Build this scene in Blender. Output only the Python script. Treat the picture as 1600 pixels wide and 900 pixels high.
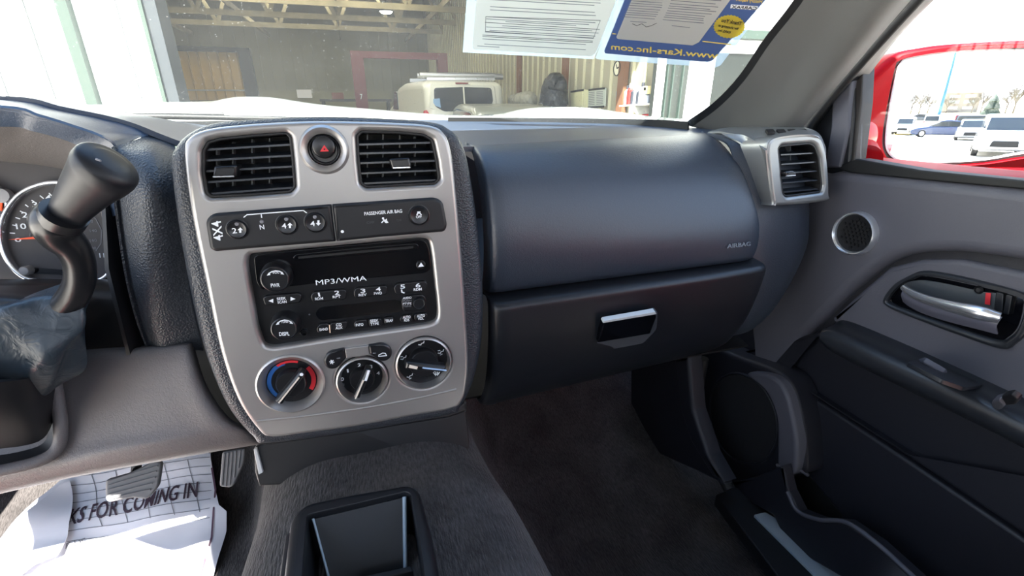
import bpy, bmesh, math, random
from math import sin, cos, pi, radians, atan2, sqrt, tan
from mathutils import Vector as V, Matrix
random.seed(7)
for o in list(bpy.data.objects): bpy.data.objects.remove(o)
SC = bpy.context.scene
COL = SC.collection

# ---------------------------------------------------------------- camera, sky, sun, exposure
CZ = 1.30                      # lens height above the ground
F = 733.0                      # focal length in pixels of the 1600 px wide frame
PS, PT = radians(18.0), radians(22.1)
FW = V((sin(PS)*cos(PT), cos(PS)*cos(PT), -sin(PT)))
RT = V((cos(PS), -sin(PS), 0))
UP = RT.cross(FW)
CAM = V((0, 0, CZ))
cd = bpy.data.cameras.new('camera'); cam = bpy.data.objects.new('camera', cd); COL.objects.link(cam)
cd.sensor_width = 36; cd.lens = 36*F/1600; cd.clip_start = 0.02; cd.clip_end = 1000
cam.matrix_world = Matrix((RT, UP, -FW)).transposed().to_4x4(); cam.location = CAM
SC.camera = cam
SC.view_settings.view_transform = 'Standard'; SC.view_settings.look = 'None'
SC.view_settings.exposure = 1.6; SC.view_settings.gamma = 1.0
SC.view_settings.use_curve_mapping = False
SC.cycles.use_denoising = True
SC.cycles.max_bounces = 8; SC.cycles.transparent_max_bounces = 12
SC.cycles.sample_clamp_indirect = 6

W = bpy.data.worlds.new('world'); SC.world = W; W.use_nodes = True
wn, wl = W.node_tree.nodes, W.node_tree.links
bg = wn['Background']
tcn = wn.new('ShaderNodeTexCoord'); sep = wn.new('ShaderNodeSeparateXYZ'); rmp = wn.new('ShaderNodeValToRGB')
wl.new(tcn.outputs['Generated'], sep.inputs[0]); wl.new(sep.outputs['Z'], rmp.inputs[0])
rmp.color_ramp.elements[0].position = 0.0; rmp.color_ramp.elements[0].color = (0.92, 0.95, 1.0, 1)
rmp.color_ramp.elements[1].position = 0.9; rmp.color_ramp.elements[1].color = (0.26, 0.48, 0.90, 1)
wl.new(rmp.outputs[0], bg.inputs['Color']); bg.inputs['Strength'].default_value = 1.15

def sun_lamp(direction, strength, color):
    l = bpy.data.lights.new('sun', 'SUN'); l.energy = strength; l.angle = radians(0.6); l.color = color
    o = bpy.data.objects.new('sun', l); COL.objects.link(o); o.location = (-4, -4, 8)
    o.rotation_euler = V(direction).to_track_quat('-Z', 'Y').to_euler()
    return o
SUN_DIR = (0.30, 0.57, -0.90)
sun_lamp(SUN_DIR, 13.0, (1.0, 0.95, 0.88))
def area_lamp(name, loc, size, energy, color, rot=(0, 0, 0)):
    l = bpy.data.lights.new(name, 'AREA'); l.shape = 'RECTANGLE'; l.size, l.size_y = size; l.energy = energy; l.color = color
    o = bpy.data.objects.new(name, l); COL.objects.link(o); o.location = loc; o.rotation_euler = rot
    return o
for yy in (9, 15, 21):
    area_lamp('shop_light', (-1.5, yy, 4.75), (7, 1.2), 95, (1.0, 0.93, 0.80))

# ---------------------------------------------------------------- pixel rays (1600x900 frame) cast onto real planes
def ray(px, py): return FW + RT*((px-800)/F) + UP*((450-py)/F)
def R(x, y, z): return V((x, y, z+CZ))
def onY(px, py, Y): d = ray(px, py); return CAM + d*(Y/d.y)
def onX(px, py, X): d = ray(px, py); return CAM + d*(X/d.x)
def onZ(px, py, z): d = ray(px, py); return CAM + d*(z/d.z)      # z relative to the lens height
class Pl:
    def __init__(s, o, u, v): s.o = V(o); s.u = V(u).normalized(); s.v = V(v).normalized(); s.n = s.u.cross(s.v).normalized()
    def hit(s, px, py, h=0):
        d = ray(px, py); o = s.o + s.n*h
        p = CAM + d*((o-CAM).dot(s.n)/d.dot(s.n)) - s.o
        return (p.dot(s.u), p.dot(s.v))
    def pt(s, a, b, h=0): return s.o + s.u*a + s.v*b + s.n*h
    def loop(s, pts, h=0): return [s.hit(p[0], p[1], h) for p in pts]
    def circ(s, cx, cy, rx, h=0):
        a, b = s.hit(cx, cy, h); l = s.hit(cx-rx, cy, h); r = s.hit(cx+rx, cy, h)
        return a, b, 0.5*sqrt((r[0]-l[0])**2+(r[1]-l[1])**2)
def Pl3(p0, pu, pv):
    u = (pu-p0).normalized(); w = pv-p0; v = (w-u*w.dot(u)).normalized()
    return Pl(p0, u, v)

# ---------------------------------------------------------------- materials
def lin(c):
    def f(x):
        x /= 255.0
        return x/12.92 if x <= 0.04045 else ((x+0.055)/1.055)**2.4
    return (f(c[0]), f(c[1]), f(c[2]), 1)
MATS = {}
def mat(name, col, rough=0.5, metal=0.0, spec=0.5, bump=None, var=0.0, vscale=20, coat=0.0, emit=0.0, sheen=0.0):
    if name in MATS: return MATS[name]
    m = bpy.data.materials.new(name); m.use_nodes = True
    n, l = m.node_tree.nodes, m.node_tree.links; b = n['Principled BSDF']
    c = lin(col); b.inputs['Base Color'].default_value = c
    b.inputs['Roughness'].default_value = rough; b.inputs['Metallic'].default_value = metal
    b.inputs['Specular IOR Level'].default_value = spec
    b.inputs['Coat Weight'].default_value = coat; b.inputs['Coat Roughness'].default_value = 0.05
    b.inputs['Sheen Weight'].default_value = sheen
    if emit: b.inputs['Emission Color'].default_value = c; b.inputs['Emission Strength'].default_value = emit
    tc = n.new('ShaderNodeTexCoord')
    if var:
        t = n.new('ShaderNodeTexNoise'); t.inputs['Scale'].default_value = vscale; t.inputs['Detail'].default_value = 4
        r = n.new('ShaderNodeMapRange'); r.inputs[1].default_value = .3; r.inputs[2].default_value = .7; r.inputs[3].default_value = 1-var; r.inputs[4].default_value = 1+var
        mx = n.new('ShaderNodeVectorMath'); mx.operation = 'SCALE'; mx.inputs[0].default_value = c[:3]
        l.new(tc.outputs['Object'], t.inputs['Vector']); l.new(t.outputs['Fac'], r.inputs[0]); l.new(r.outputs[0], mx.inputs['Scale']); l.new(mx.outputs[0], b.inputs['Base Color'])
    if bump:
        kind, scale, strength, dist = bump
        bp = n.new('ShaderNodeBump'); bp.inputs['Strength'].default_value = strength; bp.inputs['Distance'].default_value = dist
        if kind == 'leather':
            t = n.new('ShaderNodeTexNoise'); t.inputs['Scale'].default_value = scale; t.inputs['Detail'].default_value = 3; t.inputs['Distortion'].default_value = 1.2; out = t.outputs['Fac']
        elif kind == 'grain':
            t = n.new('ShaderNodeTexVoronoi'); t.inputs['Scale'].default_value = scale; out = t.outputs['Distance']
        else:
            t = n.new('ShaderNodeTexNoise'); t.inputs['Scale'].default_value = scale; t.inputs['Detail'].default_value = 6; out = t.outputs['Fac']
        l.new(tc.outputs['Object'], t.inputs['Vector']); l.new(out, bp.inputs['Height']); l.new(bp.outputs[0], b.inputs['Normal'])
    MATS[name] = m; return m
dash = mat('dash_vinyl_sky_cast', (42, 50, 62), .40, spec=.7, bump=('leather', 420, .35, .0012))  # blue cast of the sky mixed into the charcoal vinyl colour
dashtop = mat('dash_top_vinyl_sky_cast', (48, 62, 82), .32, spec=.8, bump=('leather', 420, .25, .001))  # stronger blue sky cast put into the top pad's colour
grainy = mat('grained_vinyl', (44, 49, 56), .40, spec=.6, bump=('grain', 520, .5, .0012))
glovem = mat('glove_box_plastic', (20, 23, 29), .40, bump=('leather', 500, .2, .0008))
doorm = mat('door_plastic', (84, 84, 92), .55, bump=('leather', 500, .25, .001))
doorlow = mat('door_low_plastic', (30, 31, 38), .5, bump=('leather', 500, .25, .001))
armm = mat('armrest_vinyl', (38, 41, 46), .34, spec=.6)
kneem = mat('knee_panel_plastic', (102, 97, 96), .5, bump=('leather', 300, .4, .0014))
pillarm = mat('pillar_fabric', (88, 88, 86), .7, bump=('fine', 500, .2, .001))
darkpl = mat('dark_plastic', (24, 25, 28), .45)
pitch = mat('cavity_black', (9, 10, 12), .6)
silver = mat('bezel_satin_silver', (172, 170, 168), .38, metal=.75, spec=.5, bump=('fine', 900, .06, .0005))
silver2 = mat('vent_satin_silver', (150, 152, 152), .4, metal=.7)
gloss = mat('gloss_black', (8, 9, 13), .12, spec=.5)
keys = mat('radio_key_black', (16, 17, 20), .35)
knobm = mat('knob_black', (22, 23, 26), .3, spec=.6)
chrome = mat('chrome', (232, 235, 240), .22, metal=.9)
chromesat = mat('satin_chrome', (235, 238, 242), .28, metal=.85)
ink = mat('white_print', (235, 240, 244), .5)
inkdim = mat('dim_print', (120, 122, 128), .5)
inkblack = mat('black_print', (30, 30, 34), .6)
gold = mat('gold_print', (214, 186, 84), .6)
redm = mat('red_print', (205, 40, 50), .45)
bluem = mat('blue_print', (35, 95, 165), .45)
orange = mat('orange_needle', (255, 92, 30), .5)
redpaint = mat('red_car_paint', (176, 0, 14), .5, spec=.15, coat=0)
rubber = mat('black_rubber', (16, 17, 18), .6)
sealm = mat('door_seal', (44, 41, 40), .5)
hoodpaint = mat('hood_reflection_paint', (214, 220, 218), .22, coat=1.0)  # bright reflection on the red truck's hood put into the paint colour
paper = mat('paper', (218, 218, 224), .8)
wallwhite = mat('white_metal_siding', (225, 228, 226), .5)
wallgrey = mat('shaded_grey_green_metal', (52, 66, 60), .5)  # darkened to carry the shade of the strip left of the opening
dkframe = mat('dark_door_frame', (40, 46, 52), .6)
shopwall = mat('shop_liner_panel', (160, 156, 134), .6)
shopback = mat('shop_back_panel', (120, 118, 92), .7)
shopdark = mat('shop_roof_dark', (70, 62, 46), .8)
woodm = mat('truss_timber', (138, 128, 98), .75, var=.15, vscale=3)
liftred = mat('lift_red', (105, 34, 40), .5)
rust = mat('wood_post', (120, 82, 56), .7)
asphalt = mat('sunlit_pale_asphalt', (205, 200, 190), .85, var=.06, vscale=.6)  # asphalt coloured pale for the blown-out sunlight on the lot
shopfloor = mat('shop_concrete', (120, 116, 104), .7)
blackhole = mat('vehicle_glass', (40, 46, 50), .12, spec=.6)
tyre = mat('tyre', (25, 25, 26), .7)
alloy = mat('alloy_rim', (190, 192, 196), .3, metal=.8)

def carpet_mat(name, col, scale=260):
    m = mat(name, col, .95, spec=.1, sheen=.2)
    n, l = m.node_tree.nodes, m.node_tree.links; b = n['Principled BSDF']
    tc = n.new('ShaderNodeTexCoord'); t = n.new('ShaderNodeTexNoise'); t.inputs['Scale'].default_value = scale; t.inputs['Detail'].default_value = 5
    t2 = n.new('ShaderNodeTexNoise'); t2.inputs['Scale'].default_value = 7; t2.inputs['Detail'].default_value = 3; t2.inputs['Distortion'].default_value = 1.5
    mul = n.new('ShaderNodeMath'); mul.operation = 'MULTIPLY'
    mr = n.new('ShaderNodeMapRange'); mr.inputs[1].default_value = .1; mr.inputs[2].default_value = .42; mr.inputs[3].default_value = .45; mr.inputs[4].default_value = 1.7
    sc = n.new('ShaderNodeVectorMath'); sc.operation = 'SCALE'; sc.inputs[0].default_value = lin(col)[:3]
    bp = n.new('ShaderNodeBump'); bp.inputs['Strength'].default_value = .9; bp.inputs['Distance'].default_value = .004
    mp = n.new('ShaderNodeMapping'); mp.inputs['Scale'].default_value = (1.6, .35, 1)
    l.new(tc.outputs['Object'], mp.inputs[0]); l.new(mp.outputs[0], t.inputs['Vector']); l.new(tc.outputs['Object'], t2.inputs['Vector'])
    l.new(t.outputs['Fac'], mul.inputs[0]); l.new(t2.outputs['Fac'], mul.inputs[1]); l.new(mul.outputs[0], mr.inputs[0]); l.new(mr.outputs[0], sc.inputs['Scale'])
    l.new(sc.outputs[0], b.inputs['Base Color']); l.new(t.outputs['Fac'], bp.inputs['Height']); l.new(bp.outputs[0], b.inputs['Normal'])
    return m
carpet = carpet_mat('carpet_grey', (66, 63, 62))
carpetd = carpet_mat('carpet_dark', (66, 67, 68))

def glass_mat(name, tint, dust=0.0):
    m = bpy.data.materials.new(name); m.use_nodes = True
    n, l = m.node_tree.nodes, m.node_tree.links; n.remove(n['Principled BSDF']); out = n['Material Output']
    tr = n.new('ShaderNodeBsdfTransparent'); tr.inputs[0].default_value = tint
    gl = n.new('ShaderNodeBsdfGlossy'); gl.inputs['Roughness'].default_value = .0
    lw = n.new('ShaderNodeLayerWeight'); lw.inputs[0].default_value = .5
    pw = n.new('ShaderNodeMath'); pw.operation = 'POWER'; pw.inputs[1].default_value = 5; l.new(lw.outputs['Facing'], pw.inputs[0])
    fr = n.new('ShaderNodeMath'); fr.operation = 'MULTIPLY_ADD'; fr.inputs[1].default_value = .7; fr.inputs[2].default_value = .03; l.new(pw.outputs[0], fr.inputs[0])
    mx = n.new('ShaderNodeMixShader'); l.new(fr.outputs[0], mx.inputs[0]); l.new(tr.outputs[0], mx.inputs[1]); l.new(gl.outputs[0], mx.inputs[2])
    last = mx
    if dust:
        df = n.new('ShaderNodeBsdfTranslucent'); df.inputs[0].default_value = (.9, .9, .8, 1)
        d2 = n.new('ShaderNodeBsdfDiffuse'); d2.inputs[0].default_value = (.9, .9, .8, 1)
        md = n.new('ShaderNodeMixShader'); md.inputs[0].default_value = .5; l.new(df.outputs[0], md.inputs[1]); l.new(d2.outputs[0], md.inputs[2])
        tc = n.new('ShaderNodeTexCoord'); vo = n.new('ShaderNodeTexVoronoi'); vo.inputs['Scale'].default_value = 120
        mr = n.new('ShaderNodeMapRange'); mr.inputs[1].default_value = .05; mr.inputs[2].default_value = .15; mr.inputs[3].default_value = .22; mr.inputs[4].default_value = 0; mr.clamp = True
        no = n.new('ShaderNodeTexNoise'); no.inputs['Scale'].default_value = 5; no.inputs['Detail'].default_value = 6
        m2 = n.new('ShaderNodeMapRange'); m2.inputs[1].default_value = .35; m2.inputs[2].default_value = .75; m2.inputs[3].default_value = dust*.7; m2.inputs[4].default_value = dust*1.4
        ad = n.new('ShaderNodeMath'); ad.operation = 'ADD'; ad.use_clamp = True
        l.new(tc.outputs['Object'], vo.inputs['Vector']); l.new(tc.outputs['Object'], no.inputs['Vector'])
        l.new(vo.outputs['Distance'], mr.inputs[0]); l.new(no.outputs['Fac'], m2.inputs[0]); l.new(mr.outputs[0], ad.inputs[0]); l.new(m2.outputs[0], ad.inputs[1])
        mz = n.new('ShaderNodeMixShader'); l.new(ad.outputs[0], mz.inputs[0]); l.new(mx.outputs[0], mz.inputs[1]); l.new(md.outputs[0], mz.inputs[2]); last = mz
    l.new(last.outputs[0], out.inputs[0]); return m
windglass = glass_mat('windshield_glass', (.90, .94, .90, 1), .05)
sideglass = glass_mat('side_window_glass', (.94, .96, .96, 1))
sleeve = bpy.data.materials.new('clear_sleeve'); sleeve.use_nodes = True
def _sl():
    n, l = sleeve.node_tree.nodes, sleeve.node_tree.links; n.remove(n['Principled BSDF']); out = n['Material Output']
    tr = n.new('ShaderNodeBsdfTransparent'); tr.inputs[0].default_value = (.8, .84, .86, 1)
    df = n.new('ShaderNodeBsdfTranslucent'); df.inputs[0].default_value = (.55, .62, .66, 1)
    mx = n.new('ShaderNodeMixShader'); mx.inputs[0].default_value = .35
    l.new(tr.outputs[0], mx.inputs[1]); l.new(df.outputs[0], mx.inputs[2]); l.new(mx.outputs[0], out.inputs[0])
_sl()
def backlit(name, col, t=.6):
    m = bpy.data.materials.new(name); m.use_nodes = True
    n, l = m.node_tree.nodes, m.node_tree.links; n.remove(n['Principled BSDF']); out = n['Material Output']
    tr = n.new('ShaderNodeBsdfTranslucent'); tr.inputs[0].default_value = lin(col)
    df = n.new('ShaderNodeBsdfDiffuse'); df.inputs[0].default_value = lin(col)
    mx = n.new('ShaderNodeMixShader'); mx.inputs[0].default_value = 1-t
    l.new(tr.outputs[0], mx.inputs[1]); l.new(df.outputs[0], mx.inputs[2]); l.new(mx.outputs[0], out.inputs[0]); return m
thinpaper = backlit('thin_paper', (225, 223, 216)); thinblue = backlit('thin_blue_print', (104, 124, 164)); thingold = backlit('thin_gold_print', (225, 205, 90))

# ---------------------------------------------------------------- object helpers
def tag(o, label=None, cat=None, group=None, kind=None):
    if label: o['label'] = label
    if cat: o['category'] = cat
    if group: o['group'] = group
    if kind: o['kind'] = kind
    return o
def thing(name, loc, label, cat, group=None):
    o = bpy.data.objects.new(name, None); COL.objects.link(o); o.location = loc; o.empty_display_size = .02
    return tag(o, label, cat, group)
def wloc(p):
    m = Matrix.Translation(p.location)
    while p.parent: p = p.parent; m = Matrix.Translation(p.location) @ m if p.type == 'EMPTY' else m
    return m
def root_of(p):
    while p.parent: p = p.parent
    return p
def link(name, me, m, parent=None, label=None):
    o = bpy.data.objects.new(name, me); COL.objects.link(o)
    if m: me.materials.append(m)
    if parent is not None:
        o.parent = parent
        if parent.type == 'EMPTY': o.matrix_parent_inverse = Matrix.Translation(-parent.location)
    if label: o['label'] = label
    return o
def finish(bm, name, m, parent=None, smooth=30, label=None, recalc=True):
    if recalc: bmesh.ops.recalc_face_normals(bm, faces=bm.faces[:])
    me = bpy.data.meshes.new(name); bm.to_mesh(me); bm.free()
    if smooth:
        me.shade_smooth(); me.set_sharp_from_angle(angle=radians(smooth))
    return link(name, me, m, parent, label)
def area2(lp): return sum(lp[i-1][0]*lp[i][1]-lp[i][0]*lp[i-1][1] for i in range(len(lp)))
def dedupe(lp):
    out = []
    for p in lp:
        if not out or (p[0]-out[-1][0])**2+(p[1]-out[-1][1])**2 > 1e-12: out.append(p)
    if (out[0][0]-out[-1][0])**2+(out[0][1]-out[-1][1])**2 < 1e-12: out.pop()
    return out
def offs(lp, d):
    if d == 0: return list(lp)
    n = len(lp); out = []
    for i in range(n):
        p, a, b = lp[i], lp[i-1], lp[(i+1) % n]
        e1 = V((p[0]-a[0], p[1]-a[1])).normalized(); e2 = V((b[0]-p[0], b[1]-p[1])).normalized()
        n1 = V((-e1.y, e1.x)); n2 = V((-e2.y, e2.x)); m = n1+n2
        if m.length < 1e-6: m = n1.copy()
        m.normalize(); k = d/max(.45, m.dot(n1)); out.append((p[0]+m.x*k, p[1]+m.y*k))
    return out
def rnd(pts, r, n=5):
    out = []; N = len(pts)
    for i in range(N):
        p = V(pts[i][:2]); a = V(pts[i-1][:2]); b = V(pts[(i+1) % N][:2]); rr = pts[i][2] if len(pts[i]) > 2 else r
        da, db = a-p, b-p; t = min(rr, da.length*.48, db.length*.48)
        p0 = p+da.normalized()*t; p1 = p+db.normalized()*t
        for k in range(n+1):
            s = k/n; q = p0*(1-s)**2+p*(2*s*(1-s))+p1*s*s; out.append((q.x, q.y))
    return dedupe(out)
def cat1(P, n, closed=False):
    N = len(P); out = []
    rng = range(N if closed else N-1)
    for i in rng:
        if closed: p0, p1, p2, p3 = P[i-1], P[i], P[(i+1) % N], P[(i+2) % N]
        else:
            p1, p2 = P[i], P[i+1]; p0 = P[i-1] if i else p1*2-p2; p3 = P[i+2] if i+2 < N else p2*2-p1
        for k in range(n):
            t = k/n; out.append((p1*2+(p2-p0)*t+(p0*2-p1*5+p2*4-p3)*t*t+(p1*3-p0-p2*3+p3)*t**3)*.5)
    if not closed: out.append(P[-1].copy())
    return out
def smooth(pts, n=5): return [(p.x, p.y) for p in cat1([V(p[:2]) for p in pts], n, True)]
def plate(name, pl, loops, h0, h1, m, parent=None, r=0.0, seg=4, both=False, label=None, hmap=None):
    """extruded outline with real thickness and a rounded edge; loops[0] outer, the rest holes"""
    bm = bmesh.new(); caps0, caps1 = [], []
    P = (lambda a, b, h: pl.pt(a, b, h+hmap(a, b))) if hmap else pl.pt
    for li, lp in enumerate(loops):
        lp = dedupe(list(lp)); ccw = area2(lp) > 0
        if ccw != (li == 0): lp.reverse()
        lev = []
        if both and r: lev += [(r*(1-sin(pi/2*k/seg)), h0+r*(1-cos(pi/2*k/seg))) for k in range(seg)]
        lev.append((0, h0+(r if both else 0)))
        if r: lev += [(r*(1-cos(pi/2*k/seg)), h1-r+r*sin(pi/2*k/seg)) for k in range(0 if abs(h1-r-lev[-1][1]) > 1e-7 else 1, seg+1)]
        else: lev.append((0, h1))
        rings = []
        for d, h in lev:
            if li and r > .007: d *= .1
            rings.append([bm.verts.new(P(a, b, h)) for a, b in offs(lp, d)])
        n = len(lp)
        for q in range(len(rings)-1):
            A, B = rings[q], rings[q+1]
            for i in range(n):
                j = (i+1) % n; bm.faces.new((A[i], A[j], B[j], B[i]))
        caps0.append(rings[0]); caps1.append(rings[-1])
    for caps in (caps0, caps1):
        es = []
        for c in caps:
            for i in range(len(c)): es.append(bm.edges.get((c[i], c[(i+1) % len(c)])))
        bmesh.ops.triangle_fill(bm, edges=es, use_beauty=True, use_dissolve=False, normal=pl.n)
        for e in es: e.smooth = False
    bmesh.ops.recalc_face_normals(bm, faces=bm.faces[:])
    me = bpy.data.meshes.new(name)
    for f in bm.faces: f.smooth = True
    for e in bm.edges:
        if len(e.link_faces) == 2 and e.calc_face_angle(0) > radians(32): e.smooth = False
    bm.to_mesh(me); bm.free()
    return link(name, me, m, parent, label)
def ppl(name, pl, px, h0, h1, m, parent=None, hsm=False, rr=4, r=0.0, holes=(), sm=False, label=None, seg=4, both=False):
    """plate whose outline is given where it stands in the plane"""
    f = (lambda q: smooth(q, 5)) if sm else (lambda q: rnd(q, rr))
    return plate(name, pl, [pl.loop(f(px), h1)]+[pl.loop(rnd(h, 4) if sm is True and not hsm else smooth(h, 5), h1) for h in holes], h0, h1, m, parent, r, seg, both, label)
def loft(name, rows, m, parent=None, nu=6, nv=6, thick=0.0, label=None, closed=False, offset=-1, angle=60):
    R0 = [cat1([V(p) for p in r], nu, closed) for r in rows]
    cols = [cat1([R0[i][j] for i in range(len(R0))], nv) for j in range(len(R0[0]))]
    bm = bmesh.new(); G = [[bm.verts.new(p) for p in c] for c in cols]
    nc = len(G)
    for j in range(nc if closed else nc-1):
        k = (j+1) % nc
        for i in range(len(G[0])-1):
            try: bm.faces.new((G[j][i], G[k][i], G[k][i+1], G[j][i+1]))
            except ValueError: pass
    if thick:
        bm.normal_update()
        cen = sum((v.co for v in bm.verts), V())/len(bm.verts)
        src = [(v.co.copy(), v.normal.copy()) for v in bm.verts]
        # thickness goes away from the viewer's side
        s = 1 if sum(nn.dot(CAM-c) for c, nn in src) > 0 else -1
        G2 = [[bm.verts.new(v.co - v.normal*s*thick) for v in c] for c in G]
        L = len(G[0])
        for j in range(nc if closed else nc-1):
            k = (j+1) % nc
            for i in range(L-1): bm.faces.new((G2[j][i+1], G2[k][i+1], G2[k][i], G2[j][i]))
            bm.faces.new((G[j][0], G2[j][0], G2[k][0], G[k][0])); bm.faces.new((G[j][L-1], G[k][L-1], G2[k][L-1], G2[j][L-1]))
        if not closed:
            for i in range(L-1):
                bm.faces.new((G[0][i], G[0][i+1], G2[0][i+1], G2[0][i])); bm.faces.new((G[-1][i], G2[-1][i], G2[-1][i+1], G[-1][i+1]))
    return finish(bm, name, m, parent, angle, label)
def tube(name, pts, rad, m, parent=None, seg=12, n=6, label=None, flat=None, caps=True, fa=None):
    """swept round bar; rad one value or one per point; flat = (axis, factor) squashes it"""
    pts = [V(p) for p in pts]
    if not isinstance(rad, (list, tuple)): rad = [rad]*len(pts)
    if n > 1:
        pr = cat1(pts, n); rr = [v.x for v in cat1([V((r, 0, 0)) for r in rad], n)]
    else: pr, rr = pts, rad
    bm = bmesh.new(); rings = []; N = len(pr)
    ref = V((0, 0, 1))
    t0 = (pr[1]-pr[0]).normalized()
    if abs(t0.dot(ref)) > .9: ref = V((1, 0, 0))
    a = t0.cross(ref).normalized()
    for i in range(N):
        t = (pr[min(i+1, N-1)]-pr[max(i-1, 0)]).normalized()
        a = (a-t*a.dot(t)).normalized(); b = t.cross(a)
        ring = []
        for k in range(seg):
            q = a*cos(2*pi*k/seg)*rr[i]+b*sin(2*pi*k/seg)*rr[i]
            if flat: q = q-flat[0]*(q.dot(flat[0])*(1-flat[1]))
            ring.append(bm.verts.new(pr[i]+q))
        rings.append(ring)
    for i in range(N-1):
        for k in range(seg): bm.faces.new((rings[i][k], rings[i][(k+1) % seg], rings[i+1][(k+1) % seg], rings[i+1][k]))
    if caps:
        bm.faces.new(rings[0][::-1]); bm.faces.new(rings[-1])
    return finish(bm, name, m, parent, 50, label)
def lathe(name, pl, a, b, prof, m, parent=None, seg=48, label=None, angle=35, sx=1.0, sy=1.0):
    bm = bmesh.new(); rings = []
    for r, h in prof:
        if r < 1e-6: rings.append([bm.verts.new(pl.pt(a, b, h))])
        else: rings.append([bm.verts.new(pl.pt(a+sx*r*cos(2*pi*k/seg), b+sy*r*sin(2*pi*k/seg), h)) for k in range(seg)])
    for A, B in zip(rings, rings[1:]):
        for k in range(seg):
            j = (k+1) % seg
            if len(A) == 1 and len(B) == 1: continue
            if len(A) == 1: bm.faces.new((A[0], B[k], B[j]))
            elif len(B) == 1: bm.faces.new((A[k], A[j], B[0]))
            else: bm.faces.new((A[k], A[j], B[j], B[k]))
    return finish(bm, name, m, parent, angle, label)
def box(name, lo, hi, m, parent=None, label=None, rot=0, piv=None):
    bm = bmesh.new(); c = [(lo[i]+hi[i])/2 for i in range(3)]; s = [abs(hi[i]-lo[i]) for i in range(3)]
    bmesh.ops.create_cube(bm, size=1, matrix=Matrix.Translation(c) @ Matrix.Diagonal((s[0], s[1], s[2], 1)))
    if rot: bmesh.ops.rotate(bm, verts=bm.verts[:], cent=piv or c, matrix=Matrix.Rotation(rot, 3, 'Z'))
    return finish(bm, name, m, parent, 0, label)
def boxes(name, lst, m, parent=None, label=None):
    bm = bmesh.new()
    for lo, hi in lst:
        c = [(lo[i]+hi[i])/2 for i in range(3)]; s = [abs(hi[i]-lo[i]) for i in range(3)]
        bmesh.ops.create_cube(bm, size=1, matrix=Matrix.Translation(c) @ Matrix.Diagonal((s[0], s[1], s[2], 1)))
    return finish(bm, name, m, parent, 0, label)
def beam(bm, p, q, w, d, side=V((0, 1, 0))):
    p, q = V(p), V(q); t = (q-p).normalized(); s = side.normalized(); x = t.cross(s).normalized(); s = x.cross(t).normalized()
    vs = [bm.verts.new(e+x*(sx*w/2)+s*(sy*d/2)) for e in (p, q) for sx, sy in ((-1, -1), (1, -1), (1, 1), (-1, 1))]
    for f in ((0, 1, 2, 3), (7, 6, 5, 4), (0, 4, 5, 1), (1, 5, 6, 2), (2, 6, 7, 3), (3, 7, 4, 0)): bm.faces.new([vs[i] for i in f])
def blade(name, pl, p, q, h0, h1, th, m, parent, tilt=0.0):
    """thin bar across a vent between two in-plane points; tilt lifts its back edge"""
    u = V((q[0]-p[0], q[1]-p[1])).normalized(); w = V((-u.y, u.x)); bm = bmesh.new(); vs = []
    for e in (p, q):
        for h, sgn in ((h0, -1), (h0, 1), (h1, 1), (h1, -1)):
            o = sgn*th/2+(tilt if h == h0 else 0); vs.append(bm.verts.new(pl.pt(e[0]+w.x*o, e[1]+w.y*o, h)))
    for f in ((0, 1, 2, 3), (7, 6, 5, 4), (0, 4, 5, 1), (1, 5, 6, 2), (2, 6, 7, 3), (3, 7, 4, 0)): bm.faces.new([vs[i] for i in f])
    return finish(bm, name, m, parent, 0)
def strips(name, pl, lines, w, h, m, parent=None, th=.0004, label=None):
    """printed or moulded lines lying on a plane (each line a list of in-plane points)"""
    bm = bmesh.new()
    for ln in lines:
        for p, q in zip(ln, ln[1:]):
            u = V((q[0]-p[0], q[1]-p[1]))
            if u.length < 1e-6: continue
            u.normalize(); w2 = V((-u.y, u.x))*(w/2)
            vs = [bm.verts.new(pl.pt(e[0]+w2.x*s+u.x*k*w*.3, e[1]+w2.y*s+u.y*k*w*.3, hh)) for hh in (h, h+th) for e, s, k in ((p, -1, -1), (q, -1, 1), (q, 1, 1), (p, 1, -1))]
            for f in ((3, 2, 1, 0), (4, 5, 6, 7), (0, 1, 5, 4), (1, 2, 6, 5), (2, 3, 7, 6), (3, 0, 4, 7)): bm.faces.new([vs[i] for i in f])
    return finish(bm, name, m, parent, 0, label)
def arc(pl, a, b, r, d0, d1, n=16): return [(a+r*cos(radians(d0+(d1-d0)*k/n)), b+r*sin(radians(d0+(d1-d0)*k/n))) for k in range(n+1)]
_txt = {}
def glyphs(s, bold):
    bold = min(bold, .012)
    if (s, bold) in _txt: return _txt[(s, bold)]
    c = bpy.data.curves.new('t', 'FONT'); c.body = s; c.size = 1; c.extrude = 0; c.offset = bold; c.resolution_u = 3
    o = bpy.data.objects.new('t', c); COL.objects.link(o)
    dg = bpy.context.evaluated_depsgraph_get(); me = bpy.data.meshes.new_from_object(o.evaluated_get(dg))
    bpy.data.objects.remove(o); bpy.data.curves.remove(c)
    vs = [tuple(v.co[:2]) for v in me.vertices]; fs = [tuple(p.vertices) for p in me.polygons]; bpy.data.meshes.remove(me)
    _txt[(s, bold)] = (vs, fs); return vs, fs
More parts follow.
